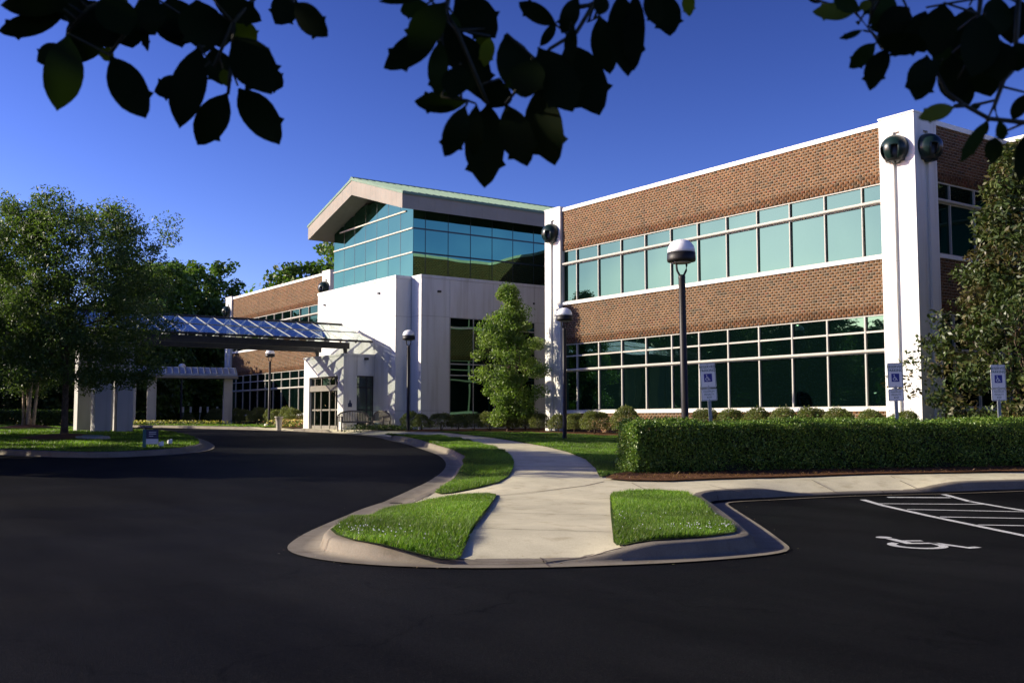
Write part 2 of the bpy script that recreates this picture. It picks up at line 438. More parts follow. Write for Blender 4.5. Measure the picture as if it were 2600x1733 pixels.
# far ground and asphalt
gx = np.unique(np.r_[np.linspace(-1500, -200, 10), np.linspace(-200, 200, 41), np.linspace(200, 1500, 10)])
G = [(x, y) for y in gx for x in gx]; n = len(gx)
me = bpy.data.meshes.new('ground')
me.from_pydata([(x, y, float(base(x, y)) - .45) for x, y in G], [], [(j * n + i, j * n + i + 1, (j + 1) * n + i + 1, (j + 1) * n + i) for j in range(n - 1) for i in range(n - 1)])
me.materials.append(MATS['soil']); kind(link('ground', me), 'structure')
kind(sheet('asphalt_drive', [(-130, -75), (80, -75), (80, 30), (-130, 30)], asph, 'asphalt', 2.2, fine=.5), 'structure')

EDGE = [(-120, -15), (-60, -14), (-40, -11.6), (-24, -8.4), (-17.5, -7.0), (-10, -6.95), (-8.07, -7.27), (-4.43, -7.97), (-1.36, -8.6), (0.96, -9.6), (4.72, -10.81), (9.61, -12.87), (12.32, -14.04), (14.53, -15.22), (16.03, -16.11), (17.55, -17.13), (19.04, -18.24), (19.98, -19.06), (20.78, -19.87), (21.52, -20.69), (22.42, -21.58), (23.40, -22.39), (24.31, -23.13), (25.10, -23.74), (25.74, -24.17), (26.22, -24.45), (26.62, -24.59), (27.02, -24.63), (27.44, -24.58), (27.91, -24.42), (28.35, -24.12), (28.71, -23.75), (29.01, -23.30), (29.26, -22.80), (29.43, -22.35), (29.57, -21.95), (29.68, -21.45), (29.73, -20.96), (29.73, -20.57), (29.66, -20.27), (29.45, -19.98), (29.10, -19.67), (27.98, -18.69), (26.74, -17.65), (25.64, -16.76), (24.98, -16.20), (24.99, -15.9), (25.22, -15.26), (25.59, -14.08), (26.12, -12.95), (26.59, -12.02), (27.09, -10.79), (29.0, -6.4), (34, 5), (40, 18)]
ISLE = [(-60, -46), (-30, -39), (-10, -31.2), (0, -26.4), (5.11, -23.99), (6.25, -23.51), (7.34, -22.95), (8.1, -22.2), (8.25, -21.45), (7.95, -20.5), (7.30, -19.5), (6.1, -18.5), (4.10, -17.5), (0.82, -16.45), (-2.98, -15.45), (-7.72, -14.5), (-16.1, -13.6), (-30, -16), (-60, -20)]
def offset(p, d, closed=False):
    t = np.gradient(p, axis=0)
    if closed: t = np.roll(p, -1, 0) - np.roll(p, 1, 0)
    t /= np.linalg.norm(t, axis=1)[:, None] + 1e-9
    for _ in range(3): t[1:-1] = (t[:-2] + 2 * t[1:-1] + t[2:]) / 4
    t /= np.linalg.norm(t, axis=1)[:, None] + 1e-9
    return p + np.c_[-t[:, 1], t[:, 0]] * d
def kerb(name, path, label=None):
    """gutter pan, rounded kerb face and top swept along the asphalt edge, land to the left"""
    prof = [(0, 0, .006, 0), (.16, 0, -.002, 0), (.34, 0, -.006, 0), (.365, 0, .004, .25), (.385, 0, 0, .78), (.41, 0, 0, .95), (.445, 0, .003, 1), (.56, 0, .004, 1)]
    rows = []
    for o, _, dz, hf in prof:
        q = offset(path, o)
        if hf == 0: z = asph(path[:, 0], path[:, 1]) + .008 + dz
        else:
            q0 = offset(path, .5); zl = land(q0[:, 0], q0[:, 1]); za = asph(path[:, 0], path[:, 1]) + .002
            z = za + np.maximum(zl - za, .012) * hf + dz
        rows.append(np.c_[q, z])
    m = MB(); k = len(path)
    for r in rows: m.v += [tuple(p) for p in r]
    for a in range(len(rows) - 1):
        for i in range(k - 1): m.f.append((a * k + i, a * k + i + 1, (a + 1) * k + i + 1, (a + 1) * k + i))
    me = bpy.data.meshes.new(name); me.from_pydata(m.v, [], m.f); me.materials.append(MATS['kerb'])
    bm = bmesh.new(); bm.from_mesh(me)
    for fa in bm.faces:
        if fa.normal.z < 0: fa.normal_flip()
    bm.to_mesh(me); bm.free(); me.shade_smooth()
    return kind(link(name, me), 'structure')
pe = resample(smooth_path(EDGE), .22)
pi = resample(np.vstack([smooth_path(ISLE), smooth_path(ISLE)[-1:]]), .3)
kd = kerb('kerb', pe); kd2 = kerb('kerb', pi)
# kerb joints (thin dark lines across gutter and kerb)
def strip(path, wdt, zfun, off, name, mat, parent=None):
    p = np.array(path, float); a = offset(p, wdt / 2); b = offset(p, -wdt / 2); m = MB()
    for q in (a, b): m.v += [(x, y, float(zfun(x, y)) + off) for x, y in q]
    n = len(p)
    for i in range(n - 1): m.f.append((i, i + 1, n + i + 1, n + i))
    o = m.build(name, mat, parent)
    for pl in o.data.polygons:
        if pl.normal.z < 0: pl.flip()
    return o

# landmass: concrete sheet, on which lawns and beds lie
lm = offset(pe, .47)
land_poly = [tuple(p) for p in resample(lm, .5)] + [(40, 60), (-120, 60)]
walk = kind(sheet('sidewalk', land_poly, land, 'walk', 1.3, fine=.35), 'structure')
isl_in = offset(pi, .5)
kind(sheet('lawn', [tuple(p) for p in resample(isl_in, .6)], land, 'lawn', 2.0, .012), 'structure')

G1 = [(-0.75, -8.74), (1.40, -9.09), (4.65, -10.25), (9.42, -12.38), (12.07, -13.5), (15.3, -15.1), (16.9, -16.2), (18.26, -17.05), (19.73, -18.23), (20.98, -19.32), (21.25, -19.58), (21.50, -19.63), (21.66, -19.48), (21.70, -18.98), (21.55, -18.41), (20.84, -17.71), (19.57, -16.69), (17.27, -15.04), (14.85, -13.49), (12.04, -11.98), (9.19, -10.62), (4.91, -8.67), (1.30, -7.58), (-0.70, -7.59)]
G2 = [(-2.2, -5.2), (1.75, -6.26), (4.93, -7.20), (8.05, -8.43), (11.92, -10.12), (15.09, -11.72), (17.99, -13.46), (20.55, -15.30), (22.05, -16.45), (21.8, -15.9), (21.0, -13.2), (24.2, -5.2), (26, -2), (26, 4), (19, 4), (19, -2.4), (0.5, -2.4), (-1.2, -3.2)]
G3 = [(26.22, -23.93), (26.78, -24.12), (27.25, -24.18), (27.74, -24.12), (28.07, -23.98), (28.30, -23.80), (28.38, -23.62), (28.24, -23.47), (27.67, -23.02), (26.71, -22.28), (25.32, -21.20), (23.32, -19.67), (22.91, -19.40), (22.63, -19.39), (22.48, -19.83), (22.45, -20.45), (22.91, -21.31), (23.27, -21.70), (24.30, -22.54), (25.25, -23.25), (25.91, -23.72)]
G4 = [(24.33, -18.16), (23.93, -17.78), (23.82, -17.33), (24.02, -16.80), (24.38, -16.70), (24.72, -16.84), (25.62, -17.46), (26.95, -18.62), (27.95, -19.42), (28.60, -19.96), (28.86, -20.17), (29.07, -20.45), (29.15, -20.96), (29.08, -21.52), (29.02, -21.80), (28.98, -21.95), (28.90, -22.0), (28.73, -21.9), (28.30, -21.54), (26.43, -19.96)]
FARLAWN = [(-118, -13.5), (-60, -12.6), (-40, -10.4), (-24, -7.4), (-18, -6.0), (-17.6, -2.0), (-25, -2.6), (-44.5, -2.6), (-44.5, 40), (-118, 40)]
for nm, g, st in (('lawn', G1, .7), ('lawn', G2, 1.2), ('lawn', G3, .4), ('lawn', G4, .4), ('lawn', FARLAWN, 3.)):
    kind(sheet(nm, g, land, 'lawn', st, .022), 'structure')
MULCH = [(22.35, -16.58), (22.81, -16.43), (23.29, -15.88), (23.58, -14.85), (24.14, -13.48), (24.62, -11.90), (26.07, -8.88), (28.2, -4.2), (26.4, -3.4), (21.2, -13.4), (21.75, -15.8)]
BED = [(-8.3, -5.9), (-4.2, -5.7), (-2.2, -5.15), (-1.1, -3.1), (.5, -2.35), (19, -2.35), (19, 1.5), (-7.3, 5)]
BEDL = [(-44.3, -2.55), (-25, -2.55), (-18.2, -6.2), (-15.4, -6.2), (-15.4, -4.0), (-17.5, .3), (-44.3, .3)]
for g in (MULCH, BED, BEDL): kind(sheet('mulch_bed', g, land, 'mulch', .8, .034), 'structure')
for c, r in (((-3.6, -20.5), 1.6), ((-22.8, -18.3), 1.6)):
    kind(sheet('mulch_bed', [(c[0] + r * math.cos(t) * random.uniform(.9, 1.1), c[1] + r * math.sin(t) * random.uniform(.9, 1.1)) for t in np.linspace(0, 6.28, 24)[:-1]],
               lambda x, y, c=c, r=r: land(x, y) + .17 * np.clip(1 - ((x - c[0]) ** 2 + (y - c[1]) ** 2) / r ** 2, 0, 1), 'mulch', .4, .03), 'structure')

# joints in the walk
J = [[(23.06, -19.48), (22.88, -18.22), (22.80, -17.42), (22.56, -16.78)], [(22.35, -20.68), (21.27, -19.65)], [(25.36, -21.15), (26.54, -20.11)], [(26.98, -22.39), (28.12, -21.40)],
     [(28.30, -23.75), (28.62, -23.35), (28.80, -22.95), (28.92, -22.4), (28.98, -22.0)], [(24.05, -15.6), (24.9, -15.75)], [(24.5, -13.4), (25.5, -13.9)], [(25.0, -11.7), (26.1, -12.4)], [(23.0, -16.5), (24.0, -17.0)],
     [(17.3, -15.0), (18.4, -13.75)], [(14.9, -13.5), (16.0, -12.3)], [(12.0, -11.95), (13.1, -10.75)], [(9.2, -10.6), (10.2, -9.4)], [(19.6, -16.7), (20.8, -15.55)]]
for j in J: strip(j, .026 if len(j) > 3 else .014, land, .0055, 'joint', 'dark_joint', walk)
def xjoint(i, path):
    t = path[i + 1] - path[i - 1]; t /= np.linalg.norm(t); nn = np.array([-t[1], t[0]]); p = path[i]
    m = MB(); offs = [(0.01, None), (.34, None), (.385, .8), (.44, 1), (.555, 1)]
    za = float(asph(*p)); zl = float(land(*(p + nn * .5)))
    for sgn in (-.006, .006):
        for o, h in offs:
            q = p + nn * o + t * sgn
            z = za + .0125 if h is None else za + .006 + max(zl - za, .012) * h + .0045
            m.v.append((q[0], q[1], z))
    k = len(offs)
    for a in range(k - 1): m.f.append((a, a + 1, k + a + 1, k + a))
    m.build('joint', 'dark_joint', kd)
dist_nose = np.linalg.norm(pe - np.array([28.0, -23]), axis=1)
for i in range(5, len(pe) - 5, 14):
    if dist_nose[i] < 17: xjoint(i, pe)
# painted markings
def tpoly(name, poly, label=None, parent=None):
    return sheet(name, poly, asph, 'paint_white', .6, .006, parent)
def stripe(a, b, wd, parent):
    a = np.array(a); b = np.array(b); d = (b - a) / np.linalg.norm(b - a); n = np.array([-d[1], d[0]]) * wd / 2
    n_ = max(2, int(np.linalg.norm(b - a) / .7)); L = [a + (b - a) * t for t in np.linspace(0, 1, n_)]
    o = tpoly('stripe', [tuple(p + n) for p in L] + [tuple(p - n) for p in reversed(L)], None, parent)
    return o
mk = bpy.data.objects.new('parking_markings', None); COL.objects.link(mk); kind(mk, 'structure', 'white painted stall line and hatched aisle beside the accessible parking space')
stripe((26.02, -13.98), (31.6, -17.55), .11, mk); stripe((26.40, -12.25), (31.2, -14.9), .11, mk)
for a, b in (((26.10, -13.40), (26.75, -12.55)), ((26.50, -14.20), (27.6, -12.85)), ((27.35, -14.70), (28.75, -13.45)), ((28.3, -15.32), (29.7, -14.02)), ((29.25, -15.95), (30.6, -14.60))): stripe(a, b, .09, mk)
# wheelchair symbol (local x right, y up as read from the drive aisle), scale in metres
def sym_parts():
    P = []
    def ring(cx, cy, r0, r1, a0, a1, n=18):
        t = np.linspace(R(a0), R(a1), n)
        P.append([(cx + r1 * math.cos(q), cy + r1 * math.sin(q)) for q in t] + [(cx + r0 * math.cos(q), cy + r0 * math.sin(q)) for q in t[::-1]])
    ring(.42, .30, .20, .29, 125, 385)
    t = np.linspace(0, 6.283, 17)[:-1]; P.append([(.36 + .085 * math.cos(q), .97 + .085 * math.sin(q)) for q in t])
    P.append([(.33, .86), (.42, .86), (.46, .50), (.70, .50), (.70, .415), (.36, .415)])
    P.append([(.43, .70), (.64, .70), (.64, .63), (.44, .63)])
    P.append([(.63, .49), (.72, .50), (.86, .14), (.95, .18), (.98, .10), (.82, .03)])
    return P
o0 = np.array([30.136, -19.19]); ey = np.array([-.84, .54]) * 1.15; ex = np.array([.55, .83]) * 1.1
for p in sym_parts(): tpoly('wheelchair_symbol', [tuple(o0 + ex * (x) + ey * y) for x, y in p], None, mk)

# ------------------------------------------------------------------ grass blades
def shrink(poly, d):
    p = np.array(poly); c = p.mean(0); return [tuple(q - (q - c) / np.linalg.norm(q - c) * d) for q in p]
def blades(name, poly, dens, h, wd, zoff, seed, cols=((.125, .26, .022), (.16, .30, .025), (.09, .20, .018), (.22, .32, .05)), dref=None):
    rng = np.random.default_rng(seed)
    p = np.array(poly); x0, y0 = p.min(0); x1, y1 = p.max(0)
    n = int((x1 - x0) * (y1 - y0) * dens)
    x = rng.uniform(x0, x1, n); y = rng.uniform(y0, y1, n); k = inside(x, y, [tuple(q) for q in poly])
    x, y = x[k], y[k]
    d = (x - CX) * FX + (y - CY) * FY; s = (x - CX) * RX + (y - CY) * RY
    k = (np.abs(s) < d * .53 + 1.5) & (d > 3)
    if dref: k &= rng.random(len(x)) < np.clip(dref / d, 0, 1) ** 1.3
    x, y, d = x[k], y[k], d[k]; n = len(x)
    fs = np.clip(d / (dref or 1e9), 1, 4)
    z = land(x, y) + zoff
    tuft = .75 + .5 * np.clip(np.sin(x * 2.3 + 1.2 * np.sin(y * 1.7)) * np.sin(y * 2.9 + x), -.8, .8)
    hh = h * tuft * (.5 + .8 * rng.random(n)); ww = wd * fs * (.6 + .8 * rng.random(n))
    a = rng.uniform(0, 6.283, n); lean = rng.normal(0, .38, (n, 2)) + np.array([.12, .1])
    V = np.empty((n, 3, 3), np.float32)
    V[:, 0] = np.c_[x - np.cos(a) * ww / 2, y - np.sin(a) * ww / 2, z]; V[:, 1] = np.c_[x + np.cos(a) * ww / 2, y + np.sin(a) * ww / 2, z]
    V[:, 2] = np.c_[x + lean[:, 0] * hh, y + lean[:, 1] * hh, z + hh]
    me = bpy.data.meshes.new(name)
    me.vertices.add(3 * n); me.vertices.foreach_set('co', V.reshape(-1)); me.loops.add(3 * n); me.loops.foreach_set('vertex_index', np.arange(3 * n, dtype=np.int32))
    me.polygons.add(n); me.polygons.foreach_set('loop_start', np.arange(0, 3 * n, 3, dtype=np.int32)); me.update(calc_edges=True)
    cc = np.asarray(cols)[rng.integers(0, len(cols), n)] * (.35 + 1.0 * rng.random((n, 1)) ** 1.3) * (.8 + .35 * np.sin(x * 1.1 + 2 * np.sin(y * .9)) * np.sin(y * 1.4))[:, None]
    C = np.ones((n, 3, 4), np.float32); C[:, :, :3] = cc[:, None, :]
    at = me.color_attributes.new('Col', 'FLOAT_COLOR', 'POINT'); at.data.foreach_set('color', C.reshape(-1))
    me.materials.append(MATS['grass']); return kind(link(name, me), 'stuff')
blades('grass', shrink(G3, .05), 8000, .062, .0080, .015, 1)['label'] = 'short thick grass of the left front lawn patch'
blades('grass', shrink(G4, .05), 8000, .062, .0080, .015, 2)['label'] = 'short thick grass of the right front lawn patch'
blades('grass', G1, 4200, .07, .007, .015, 3, dref=18)['label'] = 'grass strip between the curved walk and the drive'
blades('grass', G2, 2600, .06, .008, .015, 4, dref=18)['label'] = 'lawn between the curved walk and the brick wing'
blades('grass', [tuple(q) for q in resample(isl_in, 1.)], 1500, .07, .009, .01, 5, dref=16)['label'] = 'grass on the island left of the drive'
blades('grass', FARLAWN, 60, .08, .05, .01, 6)['label'] = 'far grass strip in front of the left brick wing'
# clover heads in the front lawns
m = MB(); rc = random.Random(5)
for cx, cy, sp, nn in ((28.55, -20.7, .28, 46), (27.3, -20.2, .5, 22), (26.75, -23.75, .28, 34), (27.4, -23.6, .4, 12), (28.7, -20.2, .14, 26)):
    for _ in range(nn):
        x, y = rc.gauss(cx, sp), rc.gauss(cy, sp)
        if not (inside(np.array([x]), np.array([y]), G3)[0] or inside(np.array([x]), np.array([y]), G4)[0]): continue
        z = float(land(x, y)) + rc.uniform(.055, .075); r = rc.uniform(.006, .010); i = len(m.v)
        m.v += [(x + r, y, z), (x - r, y, z), (x, y + r, z), (x, y - r, z), (x, y, z + r), (x, y, z - r)]
        m.f += [(i + a, i + b, i + c) for a, b, c in ((0, 2, 4), (2, 1, 4), (1, 3, 4), (3, 0, 4), (2, 0, 5), (1, 2, 5), (3, 1, 5), (0, 3, 5))]
kind(m.build('clover_flowers', 'lamp_white'), 'stuff', 'small white clover heads in the front grass')
# needles and chips on the hedge bed
rng = np.random.default_rng(9); n = 16000
x = rng.uniform(21, 28, n); y = rng.uniform(-16.7, -5, n); k = inside(x, y, MULCH); x, y = x[k], y[k]
P = np.c_[x, y, land(x, y) + .045 + rng.random(len(x)) * .02]
me = leaves_mesh('mulch_chips', P, np.full(len(P), .075), leafcol(len(P), [(.10, .05, .028), (.16, .085, .045), (.06, .03, .018), (.22, .13, .07)]), 'leaf', up=1.5, aspect=.14)
kind(link('mulch_chips', me), 'stuff', 'brown pine straw and bark in the bed under the clipped hedge')
# dry leaves and grit gathered along the front gutter
rng = np.random.default_rng(19); k = np.where(dist_nose < 11)[0]; n = 420
ii = rng.choice(k, n); t = offset(pe, 1.0) - pe; o = rng.normal(.18, .22, n); XY = pe[ii] + t[ii] * o[:, None] + rng.normal(0, .05, (n, 2))
zz_ = np.where(o > .40, land(XY[:, 0], XY[:, 1]) + .012, asph(XY[:, 0], XY[:, 1]) + .016)
kp = (o < .34) | (o > .46); XY, zz_ = XY[kp], zz_[kp]; n = len(XY)
sz = np.where(rng.random(n) < .35, .03, .009)
kind(link('leaf_litter', leaves_mesh('leaf_litter', np.c_[XY, zz_], sz, leafcol(n, [(.16, .10, .05), (.25, .18, .09), (.12, .12, .05), (.30, .28, .24)], .3), 'leaf', 3., .5)), 'stuff', 'dry leaves and grit scattered along the front gutter')
# ------------------------------------------------------------------ brick walls
BL, BH, BJ = .2032, .1016, .017
BCOL = [(0.154, 0.081, 0.039), (0.145, 0.078, 0.038), (0.166, 0.090, 0.044), (0.134, 0.076, 0.039), (0.114, 0.068, 0.038), (0.085, 0.061, 0.038), (0.151, 0.068, 0.037), (0.157, 0.090, 0.048)]
WTS = [5, 5, 4, 4, 2.4, 1.5, 2, 3]
def brick_list(x0, x1, z0, z1, soldier=3, joints=(), rc=random.Random(1)):
    out = []; nrow = int(round((z1 - z0) / BH)); h = (z1 - z0) / nrow
    for r in range(nrow):
        zb = z0 + r * h; sol = r < soldier
        x = x0 - (BL / 2 if r % 2 else 0)
        while x < x1 - .02:
            a, b = max(x, x0) + BJ / 2, min(x + BL, x1) - BJ / 2
            if b - a > .03:
                c = rc.choices(BCOL, WTS)[0]; q = rc.uniform(.85, 1.12)
                if sol: c = (c[0] * .86, c[1] * .80, c[2] * .80)
                jz = .0015 if sol else BJ / 2
                out.append((a, b, zb + jz, zb + h - jz, tuple(k * q for k in c)))
            x += BL
    return out
def brick_mesh(name, bricks, y=0.):
    n = len(bricks); V = np.empty((n, 8, 3), np.float32); C = np.ones((n, 8, 4), np.float32)
    for i, (a, b, c, d, col) in enumerate(bricks):
        p = -.0035 + (hash((round(a, 3), round(c, 3))) % 100 / 100 - .5) * .002
        V[i] = [(a, y + p, c), (b, y + p, c), (b, y + p, d), (a, y + p, d), (a, y + .004, c), (b, y + .004, c), (b, y + .004, d), (a, y + .004, d)]
        C[i, :, :3] = col
    F = np.array([[0, 1, 2, 3], [4, 5, 1, 0], [1, 5, 6, 2], [3, 2, 6, 7], [4, 0, 3, 7]])
    idx = (np.arange(n)[:, None, None] * 8 + F[None]).reshape(-1).astype(np.int32)
    me = bpy.data.meshes.new(name); me.vertices.add(8 * n); me.vertices.foreach_set('co', V.reshape(-1))
    me.loops.add(len(idx)); me.loops.foreach_set('vertex_index', idx)
    me.polygons.add(5 * n); me.polygons.foreach_set('loop_start', np.arange(0, 20 * n, 4, dtype=np.int32)); me.update(calc_edges=True)
    at = me.color_attributes.new('Col', 'FLOAT_COLOR', 'POINT'); at.data.foreach_set('color', C.reshape(-1))
    me.materials.append(MATS['brick']); return me
UNIT = MB().box(-.5, .5, -.5, .5, -.5, .5)
PANE = {m: UNIT.mesh('pane', m) for m in ('glass_green', 'glass_atrium', 'glass_canopy', 'glass_door')}
prnd = random.Random(21)
def pane(x0, x1, y, z0, z1, mat, parent, axis='y', tilt=.22, th=.012):
    """one glass pane; axis: the direction it faces"""
    o = link('pane', PANE[mat], parent)
    if axis == 'y': o.location = ((x0 + x1) / 2, y, (z0 + z1) / 2); o.scale = (x1 - x0, th, z1 - z0); o.rotation_euler = (R(prnd.uniform(-tilt, tilt)), 0, R(prnd.uniform(-tilt, tilt)))
    else: o.location = (y, (x0 + x1) / 2, (z0 + z1) / 2); o.scale = (th, x1 - x0, z1 - z0); o.rotation_euler = (0, R(prnd.uniform(-tilt, tilt)), R(prnd.uniform(-tilt, tilt)))
    return o
ZS = dict(base=-.35, sill0=.83, sill1=.95, w1=3.98, sill2=5.76, sill2t=5.89, w2=8.28, top=10.10, cop=10.27)
def facade(bld, L, mull, xf=None, single=0, sides=(0, 0), jx=(.98, 5.51, 11.55, 16.08)):
    """brick bands, ribbon windows, sills and coping along local x 0..L, facing local -y; xf places it"""
    xf = xf or Matrix.Identity(4)
    def part(o): o.matrix_local = xf; return o
    wall = None; nleft = single
    for bi, (a, b, sol) in enumerate(((ZS['w2'], ZS['top'], 3), (ZS['w1'], ZS['sill2'], 3), (ZS['base'], ZS['sill0'], 0))):
        wb = part(MB().box(0, L, 0, .24, a, b).build('wall', 'mortar', bld)); wall = wall or wb
        bl = brick_list(0, L, a + (.2 if not sol else 0), b, sol)
        near = []
        if single and sol:
            bl.sort(key=lambda q: -(q[0] + q[1])); k_ = single // 2; near, bl = bl[:k_], bl[k_:]
        cache = {}
        for a_, b_, c_, d_, col in near:
            key = (round(b_ - a_, 3), round(d_ - c_, 3), BCOL.index(min(BCOL, key=lambda q: sum((u - v) ** 2 for u, v in zip(q, col)))))
            if key not in cache: cache[key] = brick_mesh('brick', [(-(b_ - a_) / 2, (b_ - a_) / 2, -(d_ - c_) / 2, (d_ - c_) / 2, col)])
            link('brick', cache[key], wb, ((a_ + b_) / 2, prnd.uniform(-.001, .001), (c_ + d_) / 2))
        kind(link('brick_courses', brick_mesh('brick_courses', bl), wb), 'stuff')
    jm = MB()
    for x in jx:
        if x < L:
            for a, b in ((ZS['w1'], ZS['sill2']), (ZS['w2'], ZS['top'])): jm.box(x - .006, x + .006, -.0062, .002, a, b)
    if jm.v: jm.build('movement_joint', 'dark_joint', wall)
    part(bevel(MB().box(0, L, -.055, .3, ZS['sill0'], ZS['sill1']).build('sill', 'coping', bld), .008))
    part(bevel(MB().box(0, L, -.055, .3, ZS['sill2'], ZS['sill2t']).build('sill', 'coping', bld), .008))
    part(bevel(MB().box(0, L, -.05, .45, ZS['top'], ZS['cop']).build('coping', 'coping', bld), .01))
    xs = [0.] + [x for x in mull if x < L - .1] + [L]
    for z0, z1, bars, tube in ((ZS['sill2t'], ZS['w2'], (), 7.66), (ZS['sill1'], ZS['w1'], (3.42,), 2.79)):
        fr = MB(); e = .028
        fr.box(0, L, .035, .12, z0, z0 + .045); fr.box(0, L, .035, .12, z1 - .05, z1)
        zr = [z0] + sorted(list(bars) + [tube]) + [z1]
        for x in xs:
            w_ = e if z0 < 3 else .02
            fr.box(max(0, x - w_), min(L, x + w_), .02, .121, z0 + .045, z1 - .05)
        for b in bars: fr.box(0, L, .036, .119, b - .03, b + .03)
        # rounded rail
        fr.prism([(-.045 + .0, tube - .05), (-.075, tube - .02), (-.075, tube + .02), (-.045, tube + .05), (.118, tube + .05), (.118, tube - .05)], 'x', 0.001, L - .001)
        fr.box(0, L, .038, .1185, tube - .085, tube - .05)
        f = part(fr.build('window_frame', 'mullion', bld))
        for i in range(len(xs) - 1):
            for k in range(len(zr) - 1): pane(xs[i], xs[i + 1], .10, zr[k], zr[k + 1], 'glass_green', f)
    return wall
def pilaster(bld, x0, x1, yf, yb, side=0, flip=False):
    """white concrete pilaster with a recessed vertical groove in front (and on its outer side)"""
    z0, z1 = -.35, ZS['cop'] + .02; m = MB(); c = (x0 + x1) / 2; g = .13; dp = .09
    a, b = x0, x1
    if side > 0: b = x1 - dp
    if side < 0: a = x0 + dp
    m.box(a, b, yf + dp, yb, z0, z1)
    cc = c
    for p, q in ((x0, cc - g), (cc + g, x1)): m.box(p, q, yf, yf + dp - .0005, z0, z1)
    m.box(cc - g - .0, cc + g, yf + .0005, yf + dp - .0005, 9.78, z1 - .0005); m.box(cc - g, cc + g, yf + .0005, yf + dp - .0005, z0, .40)
    if side:
        s0, s1 = (x1 - dp, x1 - .0003) if side > 0 else (x0 + .0003, x0 + dp)
        yc = (yf + yb) / 2 + .02
        for p, q in ((yf + dp, yc - g), (yc + g, yb)): m.box(s0 + .0004, s1, p, q, z0, z1 - .0005)
        m.box(s0 + .0004, s1 - .0005, yc - g, yc + g, 9.78, z1 - .001); m.box(s0 + .0004, s1 - .0005, yc - g, yc + g, z0, .40)
    o = m.build('pilaster', 'white_panel', bld)
    jb = MB().box(x0 - .002, x1 + .002, yf - .0015, yb, 5.50, 5.515); jb.build('panel_joint', 'dark_inside', o) if False else None
    MB().box(x0 - .02, x1 + .02, yf - .03, yb + .02, z1 + .001, z1 + .055).build('cap', 'coping', o)
    MB().box(x0 - .001, x1 + .001, yf - .001, yf + .0, 5.60, 5.612).build('panel_joint', 'soffit', o)
    return o
GLOBE = None
def globe_light(x, y, z, nrm, label):
    """dark green spherical wall light with slots cut into its lower half"""
    global GLOBE
    if GLOBE is None:
        r = .455; seg, rings = 40, 24; m = MB()
        for j in range(rings + 1):
            ph = math.pi * j / rings
            for i in range(seg): m.v.append((r * math.sin(ph) * math.cos(2 * math.pi * i / seg), r * math.sin(ph) * math.sin(2 * math.pi * i / seg), r * math.cos(ph)))
        for j in range(rings):
            for i in range(seg):
                az = (i + .5) / seg * 360; lat = 90 - (j + .5) / rings * 180
                # lamp faces local -y (az 270); slots around az 232, 270+48, under lat 5
                if lat < 4 and any(abs((az - c + 180) % 360 - 180) < w_ for c, w_ in ((236, 15), (304, 12), (20, 14), (160, 14))): continue
                m.f.append((j * seg + i, j * seg + (i + 1) % seg, (j + 1) * seg + (i + 1) % seg, (j + 1) * seg + i))
        a = m.mesh('shell', 'globe_green', True)
        b = MB().lathe([(.30, -.40), (.33, -.2), (.33, .05), (.2, .2)], 20).mesh('lamp_housing', 'fixture_dark', True)
        GLOBE = (a, b)
    t = thing('wall_light', label, 'wall light', (x, y, z), nrm, 'dark green globe lights on the white pilasters')
    s = link('shell', GLOBE[0], t); s.modifiers.new('solid', 'SOLIDIFY').thickness = .02
    link('lamp_housing', GLOBE[1], t)
    return t

MUL = [.98 + 1.51 * k for k in range(11)]
# right brick wing
rw = thing('brick_wing', 'two-storey brick wing with green ribbon windows and white corner pilasters, at the right', 'building')
facade(rw, 16.92, MUL, None, 300)
pilaster(rw, -1.168, 0., -.14, .5); pilaster(rw, 16.92, 18.2, -.14, 1.08, side=1)
MB().box(-.6, 17.8, .25, 14, -.3, 10.05).build('roof_block', 'roof_gravel', rw)
inner_xf = Matrix.Translation((-1.0, 6.4, 0)) @ Matrix.Rotation(R(-90), 4, 'Z')
facade(rw, 5.9, [1.3, 2.8, 4.3], inner_xf, jx=())
back_xf = Matrix.Translation((-7.19, 6.4, 0))
facade(rw, 6.19, [.9, 2.4, 3.9, 5.4], back_xf, jx=())
MB().box(-7.2, -.6, 6.66, 14, -.3, 10.04).build('roof_block', 'roof_gravel', rw)
side_xf = Matrix.Translation((18.06, 1.08, 0)) @ Matrix.Rotation(R(90), 4, 'Z')
facade(rw, 4.22, [.95, 2.4, 3.9], side_xf, jx=())
step_xf = Matrix.Translation((18.06, 5.30, 0))
facade(rw, 15., [.9 + 1.51 * k for k in range(10)], step_xf, jx=(2.4, 7.,))
MB().box(18.1, 33, 5.56, 14, -.3, 10.04).build('roof_block', 'roof_gravel', rw)
# left brick wing (mirror of the right one)
lw = thing('brick_wing', 'far brick wing with dark ribbon windows left of the white entrance block', 'building', (-42.5, 0, 0))
facade(lw, 16.92, [16.92 - m for m in MUL][::-1])
pilaster(lw, 16.92, 18.09, -.14, .5); pilaster(lw, -1.28, 0, -.14, 1.08, side=-1)
MB().box(-1.1, 17.9, .25, 14, -.3, 10.05).build('roof_block', 'roof_gravel', lw)
for x, y, z, a, lb in ((17.56, -.22, 9.20, 0, 'front globe light on the corner pilaster at the right'), (18.28, .49, 9.20, R(90), 'shaded globe light on the side of the corner pilaster at the right'),
                       (-.584, -.22, 9.16, 0, 'globe light on the narrow pilaster where the right brick wing meets the entrance block'),
                       (-25.0, -.22, 9.16, 0, 'globe light just above the left end of the white entrance block'), (-43.14, -.22, 9.16, 0, 'farthest globe light at the left end of the far brick wing')):
    globe_light(x, y, z, a, lb)

